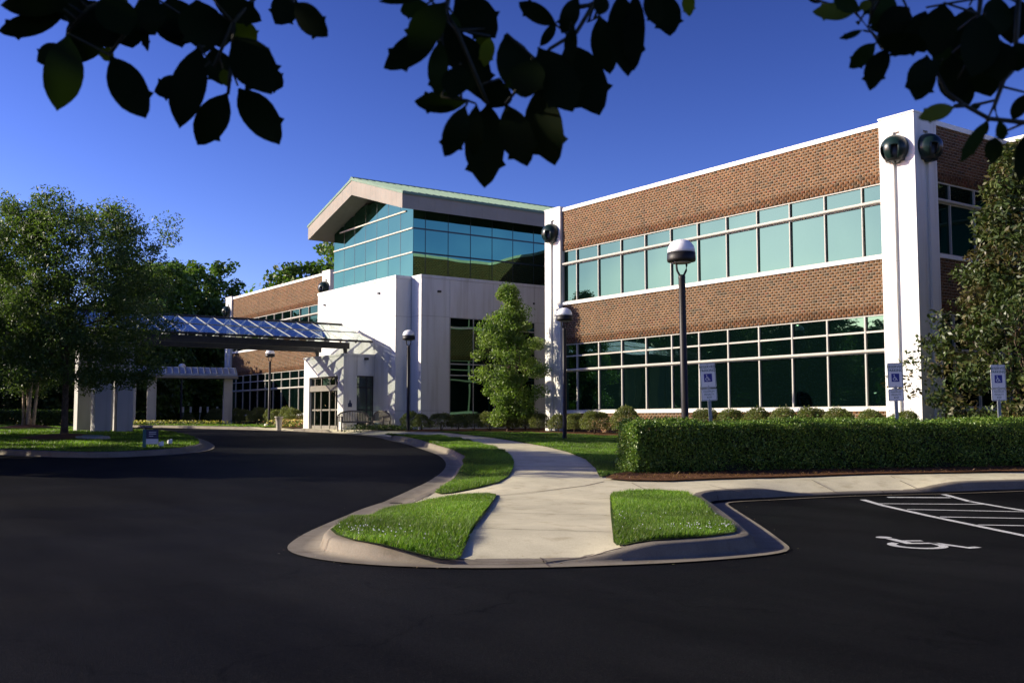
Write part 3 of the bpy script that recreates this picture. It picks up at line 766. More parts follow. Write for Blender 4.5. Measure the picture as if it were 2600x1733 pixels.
# ------------------------------------------------------------------ entrance block with glass attic and gable roof
at = thing('entrance_block', 'white panelled entrance block with blue glass upper storey and green gabled roof', 'building')
MB().box(-17.38, -8.22, -4.15, -3.0, -.3, 7.66).box(-18.36, -7.22, -3.26, 12, -.3, 7.655).build('core', 'soffit', at)
gp = .006; rowz = [(-.3, 1.0), (1.0, 5.72), (5.72, 7.62)]
def panel(x0, x1, y0, y1, z0, z1): return bevel(MB().box(x0, x1, y0, y1, z0, z1).build('panel', 'white_panel', at), .004, 1)
for a, b in ((-17.4, -15.27), (-15.27, -12.79), (-12.79, -10.39), (-10.39, -8.2)):
    for z0, z1 in rowz: panel(a + gp * (a > -17.3), b - gp * (b < -8.3), -4.17, -4.1505, z0 + gp, z1 - gp)
for z0, z1 in rowz:
    panel(-8.2195, -8.20, -4.15 + .0005, -3.29, z0 + gp, z1 - gp)            # return of the projecting bay
    panel(-8.199, -7.2, -3.28, -3.2605, z0 + gp, z1 - gp)
    panel(-17.4, -17.3805, -4.15, -3.29, z0 + gp, z1 - gp); panel(-18.4, -17.401, -3.28, -3.2605, z0 + gp, z1 - gp)
    panel(-7.2195, -7.2, -3.2595, -1.61 - gp, z0 + gp, z1 - gp); panel(-7.2195, -7.2, 3.73 + gp, 6.39, z0 + gp, z1 - gp)
for a, b in ((-1.61, 1.06), (1.06, 3.73)): panel(-7.2195, -7.2, a + gp, b - gp, 5.72 + gp, 7.62 - gp)
panel(-7.2195, -7.2, -1.61 + gp, 3.73 - gp, -.3, .35)
cp = MB(); cp.box(-17.43, -8.17, -4.2, -4.0, 7.625, 7.78); cp.box(-8.36, -8.17, -4.0, -3.31, 7.625, 7.779); cp.box(-8.36, -7.17, -3.31, -3.1, 7.625, 7.7795); cp.box(-7.36, -7.17, -3.1, 8, 7.625, 7.7785); cp.box(-18.43, -17.24, -3.31, -3.1, 7.625, 7.7795); cp.box(-17.43, -17.24, -4.0, -3.31, 7.625, 7.779)
cp.build('coping', 'white_panel', at)
# tall side window
fr = MB(); ys = [-1.61, -.19, 1.12, 2.43, 3.73]; zs = [.35, 2.79, 3.36, 5.21, 5.72]
for y in ys: fr.box(-7.221, -7.192, y - .03, y + .03, .35, 5.72)
for z in zs: fr.box(-7.221, -7.194, -1.61, 3.73, max(.35, z - .03), min(5.72, z + .03))
f = fr.build('window_frame', 'mullion', at)
for a, b in zip(ys, ys[1:]):
    for c, d in zip(zs, zs[1:]): pane(a, b, -7.205, c, d, 'glass_green', f, 'x', .12)
# glass attic: front (facing -y) and side (facing +x)
def under(x): return 12.64 - abs(x + 12.79) * .29
xs = [-17.37 + 1.309 * k for k in range(8)]; fr = MB(); zr = [7.7, 9.03, 10.27, 11.25, 12.3]
for z in zr[1:4]: fr.box(max(-17.37, -17.37), -8.2, -3.26, -3.19, z - .035, z + .035) if z < 11 else fr.box(-16.6, -8.9, -3.26, -3.19, z - .035, z + .035)
ff = fr.build('window_frame', 'mullion', at)
vm = MB()
for x in xs[1:-1]: vm.box(x - .012, x + .012, -3.212, -3.19, 7.7, under(x) + .2)
vm.build('mullion', 'globe_green', ff)
for a, b in zip(xs, xs[1:]):
    for c, d in zip(zr, zr[1:]):
        d = min(d, min(under(a), under(b)) + .25)
        if d > c + .05: pane(a, b, -3.2, c, d, 'glass_atrium', ff, 'y', .16)
ysd = [-3.19, -2.49, -1.12, .26, 1.64, 3.0, 4.4, 5.8, 7.2]; sm_ = MB()
for y in ysd[1:-1]: sm_.box(-8.21, -8.188, y - .02, y + .02, 7.7, 11.4)
for z in (9.03, 10.27): sm_.box(-8.21, -8.186, -3.19, 7.2, z - .04, z + .04)
fs = sm_.build('window_frame', 'globe_green', at)
for a, b in zip(ysd, ysd[1:]):
    for c, d in ((7.7, 9.03), (9.03, 10.27), (10.27, 11.5)): pane(a, b, -8.2, c, d, 'glass_atrium', fs, 'x', .10)
MB().box(-17.3, -8.25, -3.1, 11.5, 7.6, 11.0).build('core', 'dark_inside', at)
# roof
RY0, RY1 = -4.41, 12.5
rf = MB().prism([(-18.36, 10.99), (-12.79, 12.64), (-7.22, 10.99), (-7.22, 11.72), (-12.79, 13.42), (-18.36, 11.72)], 'y', RY0 + .02, RY1).build('roof', 'soffit', at)
rt = MB().prism([(-18.46, 11.70), (-12.79, 13.43), (-7.12, 11.70), (-7.12, 11.83), (-12.79, 13.57), (-18.46, 11.83)], 'y', RY0 - .03, RY1 + .03).build('roof_sheet', 'roof_green', rf)
sm2 = MB()
for k in range(41):
    y = RY0 + .05 + k * .42
    for s in (-1, 1):
        x0, x1 = -12.79 + s * .02, -12.79 + s * 5.64
        sm2.hexa([(x0, y - .012, 13.56), (x1, y - .012, 11.83), (x1, y + .012, 11.83), (x0, y + .012, 13.56), (x0, y - .012, 13.60), (x1, y - .012, 11.87), (x1, y + .012, 11.87), (x0, y + .012, 13.60)])
sm2.build('standing_seam', 'roof_green', rf)
MB().prism([(-13.0, 13.50), (-12.79, 13.58), (-12.58, 13.50), (-12.58, 13.54), (-12.79, 13.64), (-13.0, 13.54)], 'y', RY0 - .04, RY1).build('ridge_cap', 'roof_green', rf)
# fascia panels along the rakes and along the eave
for s in (-1, 1):
    n_ = 10
    for k in range(n_):
        a, b = k / n_ * 5.57 + .003, (k + 1) / n_ * 5.57 - .003
        lo = lambda t: 12.64 - t * .2962; hi = lambda t: 13.42 - t * .3052
        xa, xb = -12.79 + s * a, -12.79 + s * b
        MB().hexa([(xa, RY0, lo(a)), (xb, RY0, lo(b)), (xb, RY0 + .0195, lo(b)), (xa, RY0 + .0195, lo(a)), (xa, RY0, hi(a)), (xb, RY0, hi(b)), (xb, RY0 + .0195, hi(b)), (xa, RY0 + .0195, hi(a))]).build('fascia_panel', 'fascia', rf)
    xe = -12.79 + s * 5.57
    for k in range(17):
        a = RY0 + k * .95; o = MB().box(min(xe, xe + s * .0195), max(xe, xe + s * .0195), a + .003, a + .947, 10.99, 11.715).build('fascia_panel', 'fascia', rf)
# small scupper boxes and a stain-less vent on the white parapet
for nm, b in (('scupper', (-10.05, -9.88, -4.26, -4.172, 6.98, 7.08)), ('scupper', (-16.55, -16.40, -4.26, -4.172, 6.98, 7.06)), ('scupper', (-7.198, -7.11, -2.35, -2.17, 6.93, 7.03)), ('scupper', (-7.198, -7.13, 3.62, 3.70, 6.70, 6.80))):
    MB().box(*b).build(nm, 'fixture_dark', at)

# ------------------------------------------------------------------ vestibule with automatic doors
ve = thing('entrance_vestibule', 'low white vestibule with glazed sliding doors in front of the entrance block', 'vestibule')
VX0, VX1, VY0, VY1 = -15.25, -10.41, -5.913, -4.176
for b in ((VX0, -14.56, VY0, VY0 + .26, -.3, 3.80), (-11.08, VX1, VY0, VY0 + .26, -.3, 3.80), (-14.56, -11.08, VY0 + .001, VY0 + .26, 2.79, 3.80), (VX1 - .26, VX1 - .001, VY0 + .261, -5.16, -.3, 3.80),
          (VX1 - .26, VX1 - .002, -5.16, VY1, 2.79, 3.80), (VX0 + .001, VX0 + .26, VY0 + .261, VY1, -.3, 3.80)): bevel(MB().box(*b).build('wall_panel', 'white_panel', ve), .006, 1)
MB().box(VX0 + .261, VX1 - .261, VY0 + .261, VY1, 3.4, 3.75).build('ceiling', 'white_panel', ve)
cpv = MB().box(VX0 - .03, VX1 + .03, VY0 - .03, VY1, 3.802, 3.90).build('coping', 'white_panel', ve)
MB().box(VX1 - .0012, VX1 + .0015, -5.176, -5.164, 2.80, 3.79).build('panel_joint', 'soffit', ve)
MB().box(VX1, VX1 + .13, -4.75, -4.57, 3.60, 3.72).build('wall_pack_light', 'fixture_dark', ve)
MB().box(VX0 + .2, VX1 - .2, VY0 + .05, VY1, -.05, .055).build('floor', 'floor_inside', ve)
MB().box(VX0 + .27, VX1 - .27, VY1 - .08, VY1 - .01, .05, 3.39).build('inner_screen', 'dark_inside', ve)
MB().box(VX1 + .001, VX1 + .012, -5.65, -5.43, 1.19, 1.38).box(VX1 + .001, VX1 + .0118, -5.61, -5.47, 1.38, 1.43).box(VX1 + .001, VX1 + .0116, -5.58, -5.50, 1.43, 1.54).build('wall_plaque', 'sign_navy', ve)
DX = [-14.53, -14.10, -13.30, -12.25, -11.58, -11.10]; yd = VY0 + .16
fr = MB(); fr.box(-14.56, -11.08, yd - .12, yd + .06, 2.04, 2.34); fr.box(-14.56, -11.08, yd - .03, yd + .03, 2.72, 2.789)
for x in DX: fr.box(x - .035, x + .035, yd - .03, yd + .0305, .06, 2.72)
fr.box(-13.32, -13.26, yd - .05, yd + .04, .06, 2.05); fr.box(-12.30, -12.21, yd - .055, yd + .04, .06, 2.05)
df = fr.build('door_frame', 'door_frame', ve)
for a, b in zip(DX, DX[1:]):
    a, b = a + .036, b - .036
    lf = MB().box(a, b, yd - .02, yd + .02, 1.02, 1.10).box(a, b, yd - .022, yd + .022, .06, .25).build('door_leaf', 'door_frame', df)
    pane(a, b, yd, .25, 1.02, 'glass_door', lf, tilt=.02); pane(a, b, yd, 1.10, 2.04, 'glass_door', lf, tilt=.02)
    pane(a, b, yd, 2.34, 2.72, 'glass_door', df, tilt=.02)
MB().box(-13.25, -12.4, yd + .03, yd + .035, 2.36, 2.68).build('door_notice', 'sign_white', df)
fr = MB()
for y in (-5.14, -4.55, -4.20): fr.box(VX1 - .16, VX1 - .10, y - .03, y + .03, .06, 2.79)
for z in (.08, 1.06, 2.2, 2.76): fr.box(VX1 - .158, VX1 - .102, -5.14, -4.2, z - .03, z + .03)
f = fr.build('side_door_frame', 'steel', ve)
for a, b in ((-5.11, -4.58), (-4.52, -4.23)): pane(a, b, VX1 - .13, .11, 2.73, 'glass_door', f, 'x', .02)

# ------------------------------------------------------------------ glazed porte-cochere canopy
ca = thing('glass_canopy', 'glass-roofed porte-cochere canopy on dark steel beams, spanning from vestibule to piers', 'canopy')
RXc, RZ, EX, EZ = -12.79, 5.57, 3.47, 4.50; Y0, NB = -4.91, 16; BY = Y0 - NB * .87
for s in (-1, 1):
    tag_beam = MB().box(RXc + s * 1.69 - .09, RXc + s * 1.69 + .09, BY - .2, -5.3, 4.18, 4.50)
    tag_beam.build('beam', 'steel', ca)
    for yp in (-5.5,):
        MB().tube([(RXc + s * 1.69, yp - .25, 4.34), (RXc + s * 1.69, yp - .05, 4.30), (RXc + s * 1.69, yp, 4.1), (RXc + s * 1.69, yp, 3.90)], .11, 12).build('post', 'steel', ca)
    MB().tube([(RXc + s * EX, BY - .1, EZ - .04), (RXc + s * EX, Y0 + .04, EZ - .04)], .05, 10).build('eave_rail', 'steel', ca)
    MB().box(RXc + s * 1.735 - .03, RXc + s * 1.735 + .03, BY, Y0, 5.055, 5.075).build('purlin', 'rafter', ca)
    for k in range(NB + 1):
        y = Y0 - k * .87
        p0 = (RXc, RZ); p1 = (RXc + s * EX, EZ)
        MB().hexa([(p0[0], y - .028, p0[1] - .05), (p1[0], y - .028, p1[1] - .05), (p1[0], y + .028, p1[1] - .05), (p0[0], y + .028, p0[1] - .05),
                   (p0[0], y - .028, p0[1] + .03), (p1[0], y - .028, p1[1] + .03), (p1[0], y + .028, p1[1] + .03), (p0[0], y + .028, p0[1] + .03)]).build('rafter', 'rafter', ca)
        MB().hexa([(RXc + s * 1.64, y - .02, 4.5), (RXc + s * 1.74, y - .02, 4.5), (RXc + s * 1.74, y + .02, 4.5), (RXc + s * 1.64, y + .02, 4.5),
                   (RXc + s * 1.35, y - .02, 5.09), (RXc + s * 2.05, y - .02, 4.89), (RXc + s * 2.05, y + .02, 4.89), (RXc + s * 1.35, y + .02, 5.09)]).build('bracket', 'steel', ca)
        if k < NB:
            for t0, t1 in ((.01, .495), (.505, .985)):
                o = link('pane', PANE['glass_canopy'], ca)
                L = math.hypot(EX, RZ - EZ); an = math.atan2(RZ - EZ, EX)
                tm = (t0 + t1) / 2
                o.location = (RXc + s * EX * tm, y - .435, RZ - (RZ - EZ) * tm + .012); o.scale = (L * (t1 - t0), .80, .012); o.rotation_euler = (R(prnd.uniform(-.15, .15)), s * an + R(prnd.uniform(-.15, .15)), 0)
MB().tube([(RXc, BY - .05, RZ + .03), (RXc, Y0 + .04, RZ + .03)], .05, 10).build('ridge_rail', 'steel', ca)
PIER = None
for (x, y), lb in (((-11.15, -16.45), 'right one of the paired pale piers carrying the glass canopy, beside the big tree'), ((-11.15, -17.40), 'left one of the paired pale piers carrying the glass canopy, beside the big tree'),
                   ((-14.45, -16.45), 'pale canopy pier standing behind the right front pier'), ((-14.45, -17.40), 'pale canopy pier standing behind the left front pier')):
    z = float(land(x, y))
    o = bevel(MB().box(-.35, .35, -.35, .35, -.2, 4.17 - z).build('canopy_pier', 'pier'), .02); o.location = (x, y, z)
    tag(o, lb, 'pier', 'piers of the glass canopy')
# second canopy with blue-grey seamed roof
c2 = thing('covered_walk', 'far covered walk with blue-grey seamed metal roof on pale pillars', 'canopy', (-36.9, -6.2, .15), R(77))
MB().prism([(-1.1, 3.52), (1.1, 3.52), (1.1, 3.66), (.15, 4.16), (-.15, 4.16), (-1.1, 3.66)], 'x', -4.2, 4.2).build('roof', 'roof_blue', c2)
MB().box(-4.25, 4.25, -1.16, 1.16, 3.34, 3.519).build('fascia', 'soffit', c2)
sq = MB()
for k in range(20):
    x = -4.1 + k * .43
    sq.hexa([(x, -1.1, 3.66), (x + .03, -1.1, 3.66), (x + .03, -.15, 4.16), (x, -.15, 4.16), (x, -1.1, 3.71), (x + .03, -1.1, 3.71), (x + .03, -.15, 4.21), (x, -.15, 4.21)])
sq.build('standing_seam', 'steel', c2)
for x in (-2.9, -1.55, 3.65):
    MB().box(x - .30, x + .30, -.5, .1, -.4, 3.34).build('pillar', 'pier', c2)
# ------------------------------------------------------------------ trees and shrubs
def limb(m, a, b, r0, r1, seg=6, wob=.06):
    a, b = Vector(a), Vector(b); L = (b - a).length
    pts = [a + (b - a) * t + Vector((random.gauss(0, wob), random.gauss(0, wob), 0)) * L * (0 < t < 1) for t in (0, .33, .66, 1)]
    m.tube(pts, [r0 + (r1 - r0) * t for t in (0, .33, .66, 1)], seg, False)
def crown_mesh(name, clumps, per, size, cols, mat='leaf', aspect=.5, up=.3, spread=.5, droop=None, vary=.25):
    """clumps: list of (x,y,z,r)"""
    C = np.array(clumps); n = len(C) * per
    idx = np.repeat(np.arange(len(C)), per)
    d = RNG.normal(size=(n, 3)); d /= np.linalg.norm(d, axis=1)[:, None]
    rr = RNG.random(n) ** .45
    P = C[idx, :3] + d * (C[idx, 3] * rr)[:, None] * np.array([1, 1, .75])
    cc = np.asarray(cols)[RNG.integers(0, len(cols), len(C))][idx] * .6 + np.asarray(cols)[RNG.integers(0, len(cols), n)] * .4
    cc = cc * (1 + vary * (RNG.random((n, 1)) * 2 - 1))
    return leaves_mesh(name, P, np.full(n, size), cc, mat, up, aspect, flat=d * .8)
def make_tree(name, label, loc, trunk_h, H, rx, nclump, per, size, cols, shape='round', mat='leaf', tr=.16, seed=1, bark='bark', group=None, rc=.75, aspect=.5, z0=None, cat='tree', stems=1, sink=.0):
    random.seed(seed); t = thing(name, label, cat, loc, 0, group); m = MB(); cl = []
    z0 = trunk_h if z0 is None else z0
    for k in range(nclump):
        for _ in range(50):
            u = random.random(); ang = random.uniform(0, 6.283)
            if shape == 'cone': prof = (1 - u) ** .75 * (.55 + .45 * min(1, u * 7)) + .05
            elif shape == 'spire': prof = min(1, .45 + 1.6 * u) * (1 if u < .55 else max(.08, 1 - (u - .55) * 2.05))
            elif shape == 'vase': prof = .35 + .65 * math.sin(math.pi * min(1, u * .62 + .18)) ** .8
            else: prof = math.sqrt(max(0, 1 - (2 * u - 1) ** 2)) ** .8
            break
        q = random.random() ** .42
        la = .34 if shape == 'spire' else .22; lob = 1 + la * math.sin(3 * ang + seed + u * 5) + .14 * math.sin(7 * ang + 2 * seed + u * 9)
        r = rx * prof * q * lob
        rcl = rc * random.uniform(.55, 1.25)
        cl.append((r * math.cos(ang), r * math.sin(ang), z0 + u * (H - z0 - rcl * .5), rcl))
    for s in range(stems):
        ox = (random.uniform(-.12, .12) * (stems > 1) * 2.5, random.uniform(-.12, .12) * (stems > 1) * 2.5); lean = (random.uniform(-.3, .3) * (stems > 1), random.uniform(-.3, .3) * (stems > 1))
        top = (ox[0] + lean[0] * 2, ox[1] + lean[1] * 2, trunk_h + (H - trunk_h) * .55)
        rr = tr if stems == 1 else tr * .6
        pts = [(ox[0], ox[1], -.15), (ox[0] + .02, ox[1], .25), (ox[0] + lean[0], ox[1] + lean[1], trunk_h), top]
        m.tube(pts, [rr * 1.35, rr, rr * .82, rr * .3], 10)
        for c in random.sample(cl, min(len(cl), 26)):
            h = random.uniform(.1, .9); b = (pts[2][0] + (top[0] - pts[2][0]) * h, pts[2][1] + (top[1] - pts[2][1]) * h, trunk_h * .92 + (top[2] - trunk_h) * h)
            if c[2] > b[2] - .6: limb(m, b, c[:3], rr * .32, rr * .07)
    m.build('trunk', bark, t, True)
    link('crown', crown_mesh('crown', cl, per, size, cols, mat, aspect), t)
    return t
gz = lambda x, y: float(land(x, y))
OAK = [(.055, .095, .022), (.075, .12, .025), (.04, .075, .02), (.10, .14, .03)]
# large fine-leaved tree on the left island
make_tree('shade_tree', 'large dark fine-leaved tree on the left island in front of the canopy piers', (-3.6, -20.5, gz(-3.6, -20.5) + .17), 2.0, 8.6, 3.5, 420, 200, .135, [(.06, .098, .026), (.08, .122, .03), (.046, .078, .022), (.11, .15, .04)], 'vase', tr=.13, seed=4, rc=.70, aspect=.40, z0=2.0)
make_tree('shade_tree', 'second fine-leaved tree cut by the left picture edge', (-13.2, -23.4, gz(-13.2, -23.4)), 2.4, 9.4, 3.4, 360, 190, .15, [(.06, .10, .026), (.08, .125, .032), (.05, .085, .022)], 'vase', tr=.15, seed=9, rc=.7, aspect=.36, z0=2.6)
make_tree('crepe_myrtle', 'multi-stemmed small tree with pale trunks at the far left', (-22.8, -18.3, gz(-22.8, -18.3)), 2.2, 5.2, 2.0, 90, 110, .14, [(.07, .11, .03), (.10, .14, .04), (.05, .08, .025)], 'round', tr=.16, seed=12, bark='bark_pale', stems=5, z0=2.1)
# small tree in the recess beside the pilaster
make_tree('holly_tree', 'sunlit small evergreen tree before the tall side window of the entrance block', (-1.32, -2.14, gz(-1.3, -2.1)), .5, 6.7, 1.55, 110, 250, .115, [(.115, .19, .034), (.145, .22, .04), (.085, .145, .03), (.18, .235, .06)], 'spire', 'leaf', tr=.08, seed=5, rc=.50, z0=.5, aspect=.55)
# magnolia at the right
MG = [(.036, .06, .015), (.05, .075, .018), (.025, .042, .012), (.085, .06, .022), (.07, .088, .022)]
make_tree('magnolia_tree', 'glossy-leaved magnolia tree in front of the shaded end wall, right edge', (22.0, -.95, gz(22, -.95)), .6, 8.6, 3.0, 420, 90, .17, MG, 'cone', 'leaf_glossy', tr=.14, seed=15, rc=.50, z0=.35, aspect=.42)
# background woods: three base trees, copied
def bg_tree(seed, H, rx, cols, shape='round', z0=1.2):
    return make_tree('woodland_tree', 'x', (0, 0, 0), 2.4, H, rx, 210, 62, .42, cols, shape, tr=.22, seed=seed, rc=1.05, aspect=.6, z0=z0)
B1 = bg_tree(31, 14, 4.6, [(.06, .11, .02), (.08, .14, .025), (.045, .085, .018)])
B2 = bg_tree(32, 16, 4.0, [(.05, .10, .02), (.07, .13, .022), (.09, .15, .03)], 'vase', 2.0)
B3 = bg_tree(33, 12, 4.9, [(.04, .075, .018), (.055, .095, .02), (.03, .06, .015)])
spots = [(B1, -59.4, -.75, 1.16, 'woodland tree with rounded crown directly above the covered walk roof'), (B2, -55.3, -3.2, .92, 'dark woodland tree just right of the big shade tree crown'), (B2, -61.0, 3.8, 1.0, 'tallest bright woodland tree left of the far brick wing'),
         (B1, -57.0, 5.6, .90, 'woodland tree touching the left end of the far brick wing roof'), (B1, -70.0, 18.2, 1.42, 'woodland tree rising behind the middle of the far brick wing'), (B2, -66.0, 21.8, 1.32, 'tall tree peeking out behind the left edge of the glass upper storey'),
         (B3, -50.4, -6.2, .98, 'dark low-crowned tree behind the right side of the big shade tree'), (B3, -47.7, -10.6, .92, 'dark tree behind the canopy piers under the big shade tree'), (B3, -49.0, -15.6, .95, 'dark tree behind the multi-stemmed small tree'),
         (B3, -73, 6.5, 1.1, 'rearmost dark tree seen between the covered walk pillars'), (B3, -74, 12.0, 1.05, 'rearmost tree seen through the gap over the covered walk'), (B3, -55, -20.5, .95, 'dark tree at the far left picture edge'),
         (B3, -66, -3.2, .92, 'dark shrubby tree filling the gap beneath the glass canopy'), (B1, -84, 28, 1.2, 'distant tree crown left of the attic glass'), (B3, -60, -9, .8, 'low dark tree behind the piers, deeper in the wood'), (B3, -62, -15, .8, 'low dark tree deep in the wood left of the big trunk'), (B3, -66, -24, .9, 'dark tree deep in the wood at the left picture edge'), (B3, -68, 0, .8, 'low dark tree deep behind the covered walk'), (B3, -56, -27, .8, 'low dark tree behind the far left hedge')]
# outside the frame: trees mirrored in the windows and shading the drive
def cam2w(l, d): return (CX + RX * l + FX * d, CY + RY * l + FY * d)
out = []
for l, d, b, s in ((-18.5, 25.6, B2, .62), (-16.2, 23.6, B2, .52), (-27.0, 38.0, B1, .62), (-23.0, 28.0, B3, .88), (-24, 40.0, B3, .55)): out.append((b, *cam2w(l, d), s))
for k, d in enumerate(np.arange(24, 68, 4.6)):
    out.append(((B3, B1)[k % 2], *cam2w(-50 - 3 * (k % 3), d), .84 + .05 * (k % 3)))
    out.append((B3, *cam2w(-66 - 4 * (k % 2), d + 2), .92))
for x, y, s in ((46, 33, .95), (54, 44, 1.0), (62, 56, 1.05), (40, 44, 1.0), (70, 48, 1.0), (58, 20, .9), (66, 6, .9), (50, 6, .8), (66, -14, .85), (48, 58, 1.1)): out.append(((B1, B3)[int(x) % 2], x, y, s))
used = set()
for i, sp in enumerate(spots + [(b, x, y, s, None) for b, x, y, s in out]):
    b, x, y, s, lb = sp
    o = b if id(b) not in used else copy_tree(b)
    used.add(id(b))
    o.location = (x, y, gz(x, y) - (.25 if b is B2 else 1.5 * s)); o.scale = (s, s, s * random.uniform(.96, 1.04)); o.rotation_euler = (0, 0, random.uniform(0, 6.28))
    if lb: o['label'] = lb; o['group'] = 'woodland trees behind the building'
    else:
        o['label'] = 'leafy tree outside the picture, seen only as reflection or shadow'; o['group'] = 'trees outside the picture'
# clipped shrubs
SHC = [(.11, .135, .035), (.14, .16, .045), (.08, .105, .028), (.17, .165, .06)]
def shrub_mesh(seed):
    n = 5200; rng = np.random.default_rng(seed)
    d = rng.normal(size=(n, 3)); d /= np.linalg.norm(d, axis=1)[:, None]; d[:, 2] = np.where(d[:, 2] < -.55, -d[:, 2], d[:, 2])
    lump = 1 + .07 * np.sin(5 * d[:, 0] + seed) + .06 * np.sin(6 * d[:, 1] + 2 * seed) + .05 * np.sin(9 * d[:, 2])
    r = (.5 * lump * (1 - .30 * rng.random(n) ** 2.2) + rng.exponential(.016, n))
    P = d * r[:, None]; P[:, 2] = P[:, 2] * .92 + .44
    return leaves_mesh('foliage', P, np.full(n, .055), leafcol(n, SHC, .35), 'leaf', .2, .45, flat=d * .6)
SHM = [shrub_mesh(k) for k in (1, 2, 3)]
SHS = MB().tube([(0, 0, -.1), (.02, 0, .3), (0, .02, .5)], [.03, .025, .01], 6).tube([(0, 0, -.05), (.2, .05, .35)], [.02, .008], 5).tube([(0, 0, -.05), (-.15, .15, .35)], [.02, .008], 5).mesh('stem', 'bark')
def shrub(x, y, w_, h_, label, group, k):
    t = thing('shrub', label, 'shrub', (x, y, gz(x, y) + .03), random.uniform(0, 6.28), group); t.scale = (w_, w_, h_ / .92)
    link('foliage', SHM[k % 3], t); link('stem', SHS, t)
a1 = [(-6.04, -4.48, 1.0, .85), (-5.3, -4.35, .85, .75), (-4.75, -3.6, 1.15, .80), (-3.9, -3.15, .85, .70), (-3.19, -2.75, .95, .78), (-2.35, -2.45, 1.15, .85), (-1.35, -1.9, .95, .85), (-.75, -1.55, .95, .88), (.1, -1.45, .9, .80)]
for i, (x, y, w_, h_) in enumerate(a1): shrub(x, y, w_, h_, ORD[i] + ' clipped shrub from the left in the bed along the entrance block\'s shaded side', 'shrubs beside the entrance block', i)
a2 = [(1.3, -1.3, .85, .75), (2.45, -1.3, .85, .80), (3.85, -1.35, 1.25, .92), (5.75, -1.3, 1.2, 1.10), (10.1, -1.25, 1.15, 1.05), (11.25, -1.2, 1.1, 1.05), (12.5, -1.2, 1.1, 1.08), (13.66, -1.2, 1.1, 1.10), (14.8, -1.2, 1.15, 1.12), (15.9, -1.2, 1.2, 1.08), (17.1, -1.2, 1.1, 1.05), (18.3, -1.25, 1.1, 1.02)]
for i, (x, y, w_, h_) in enumerate(a2): shrub(x, y, w_, h_, ORD[i] + ' clipped shrub from the left along the base of the right brick wing', 'shrubs along the right brick wing', i)
for i, x in enumerate((-42.6, -41.2, -40.2, -38.9, -37.3, -35.1, -33.6, -32.2, -30.7, -29.2, -27.8, -26.4)):
    shrub(x, -1.5 - .2 * (i % 2), (1.0, 1.3, 1.15, 1.25)[i % 4], (.95, 1.15, 1.05)[i % 3], ORD[i] + ' clipped shrub from the left along the base of the far brick wing', 'shrubs along the far brick wing', i)
shrub(-44.8, -2.6, 1.0, .75, 'small lone shrub in front of the far wing\'s left pilaster', None, 1)
# flowers
def flowers(label, x, y, rx, ry, rz, n, cols, h=.22):
    P = np.c_[RNG.normal(0, rx, n), RNG.normal(0, ry, n), RNG.random(n) * h]; c, s = math.cos(rz), math.sin(rz)
    Q = np.c_[x + P[:, 0] * c - P[:, 1] * s, y + P[:, 0] * s + P[:, 1] * c, np.zeros(n)]; Q[:, 2] = land(Q[:, 0], Q[:, 1]) + .05 + P[:, 2]
    g = RNG.random(n) < .6
    col = np.where(g[:, None], leafcol(n, [(.07, .11, .025), (.05, .08, .02)]), leafcol(n, cols))
    Q[~g, 2] += .05
    o = link('flower_bed', leaves_mesh('flower_bed', Q, np.full(n, .09), col, 'leaf', .6, .7)); kind(o, 'stuff', label)
flowers('yellow flowers beside the urn left of the vestibule', -18.0, -5.2, 1.1, .45, .3, 2200, [(.55, .42, .12), (.6, .5, .25), (.5, .2, .2)], .35)
flowers('pale yellow flower edging below the covered walk', -33.6, -7.6, 2.6, .3, 1.2, 2200, [(.6, .55, .3), (.55, .45, .12)])
flowers('low green ground cover under the white benches', -6.9, -5.6, .9, .35, .4, 1800, [(.08, .12, .03), (.3, .3, .2)], .2)
# clipped hedge along the parking head
hd = thing('hedge', 'long clipped dark green hedge behind the accessible parking spaces', 'hedge')
p0 = np.array([21.98, -15.50]); u = np.array([.408, .913]); v = np.array([-.913, .408]); HL, HD, HH = 15.8, 1.05, .94
rng = np.random.default_rng(77); n = 105000
face = rng.choice(4, n, p=[.50, .40, .05, .05]); s = HL * rng.random(n) ** 1.25; q = rng.random(n) * HD; z = rng.random(n) * HH
lum = .04 * np.sin(s * 2.1) * np.sin(s * .7) + .03 * np.sin(s * 5.3 + z * 4) + .025 * np.sin(q * 7 + s * 3) + .02 * np.sin(z * 9 + s * 1.7)
dep = rng.random(n) ** 2.5 * .11 - rng.exponential(.012, n) - (rng.random(n) < .02) * rng.exponential(.05, n) - lum
S = np.where(face == 2, dep, s); Q = np.where(face == 0, dep, np.where(face == 3, HD - dep, q)); Z = np.where(face == 1, HH - dep, z)
Q = np.where((face == 0), Q + .06 * (Z < .12), Q)
rcn = .10  # rounded edges
Z = Z - np.clip(rcn - np.minimum(Q, S), 0, rcn) * .6 * (face == 1)
XY = p0 + np.outer(S, u) + np.outer(Q, v)
P = np.c_[XY, land(XY[:, 0], XY[:, 1]) + .03 + Z]
fl = np.zeros((n, 3)); fl[face == 0, :2] = -v; fl[face == 1, 2] = 1; fl[face == 2, :2] = -u; fl[face == 3, :2] = v
link('foliage', leaves_mesh('foliage', P, np.full(n, .045), leafcol(n, [(.09, .165, .022), (.125, .21, .026), (.06, .125, .018), (.17, .24, .04)], .4), 'leaf_hedge', .15, .55, flat=fl * .7), hd)
m = MB(); L = [0.1 + k * (HL - .2) / 16 for k in range(17)]
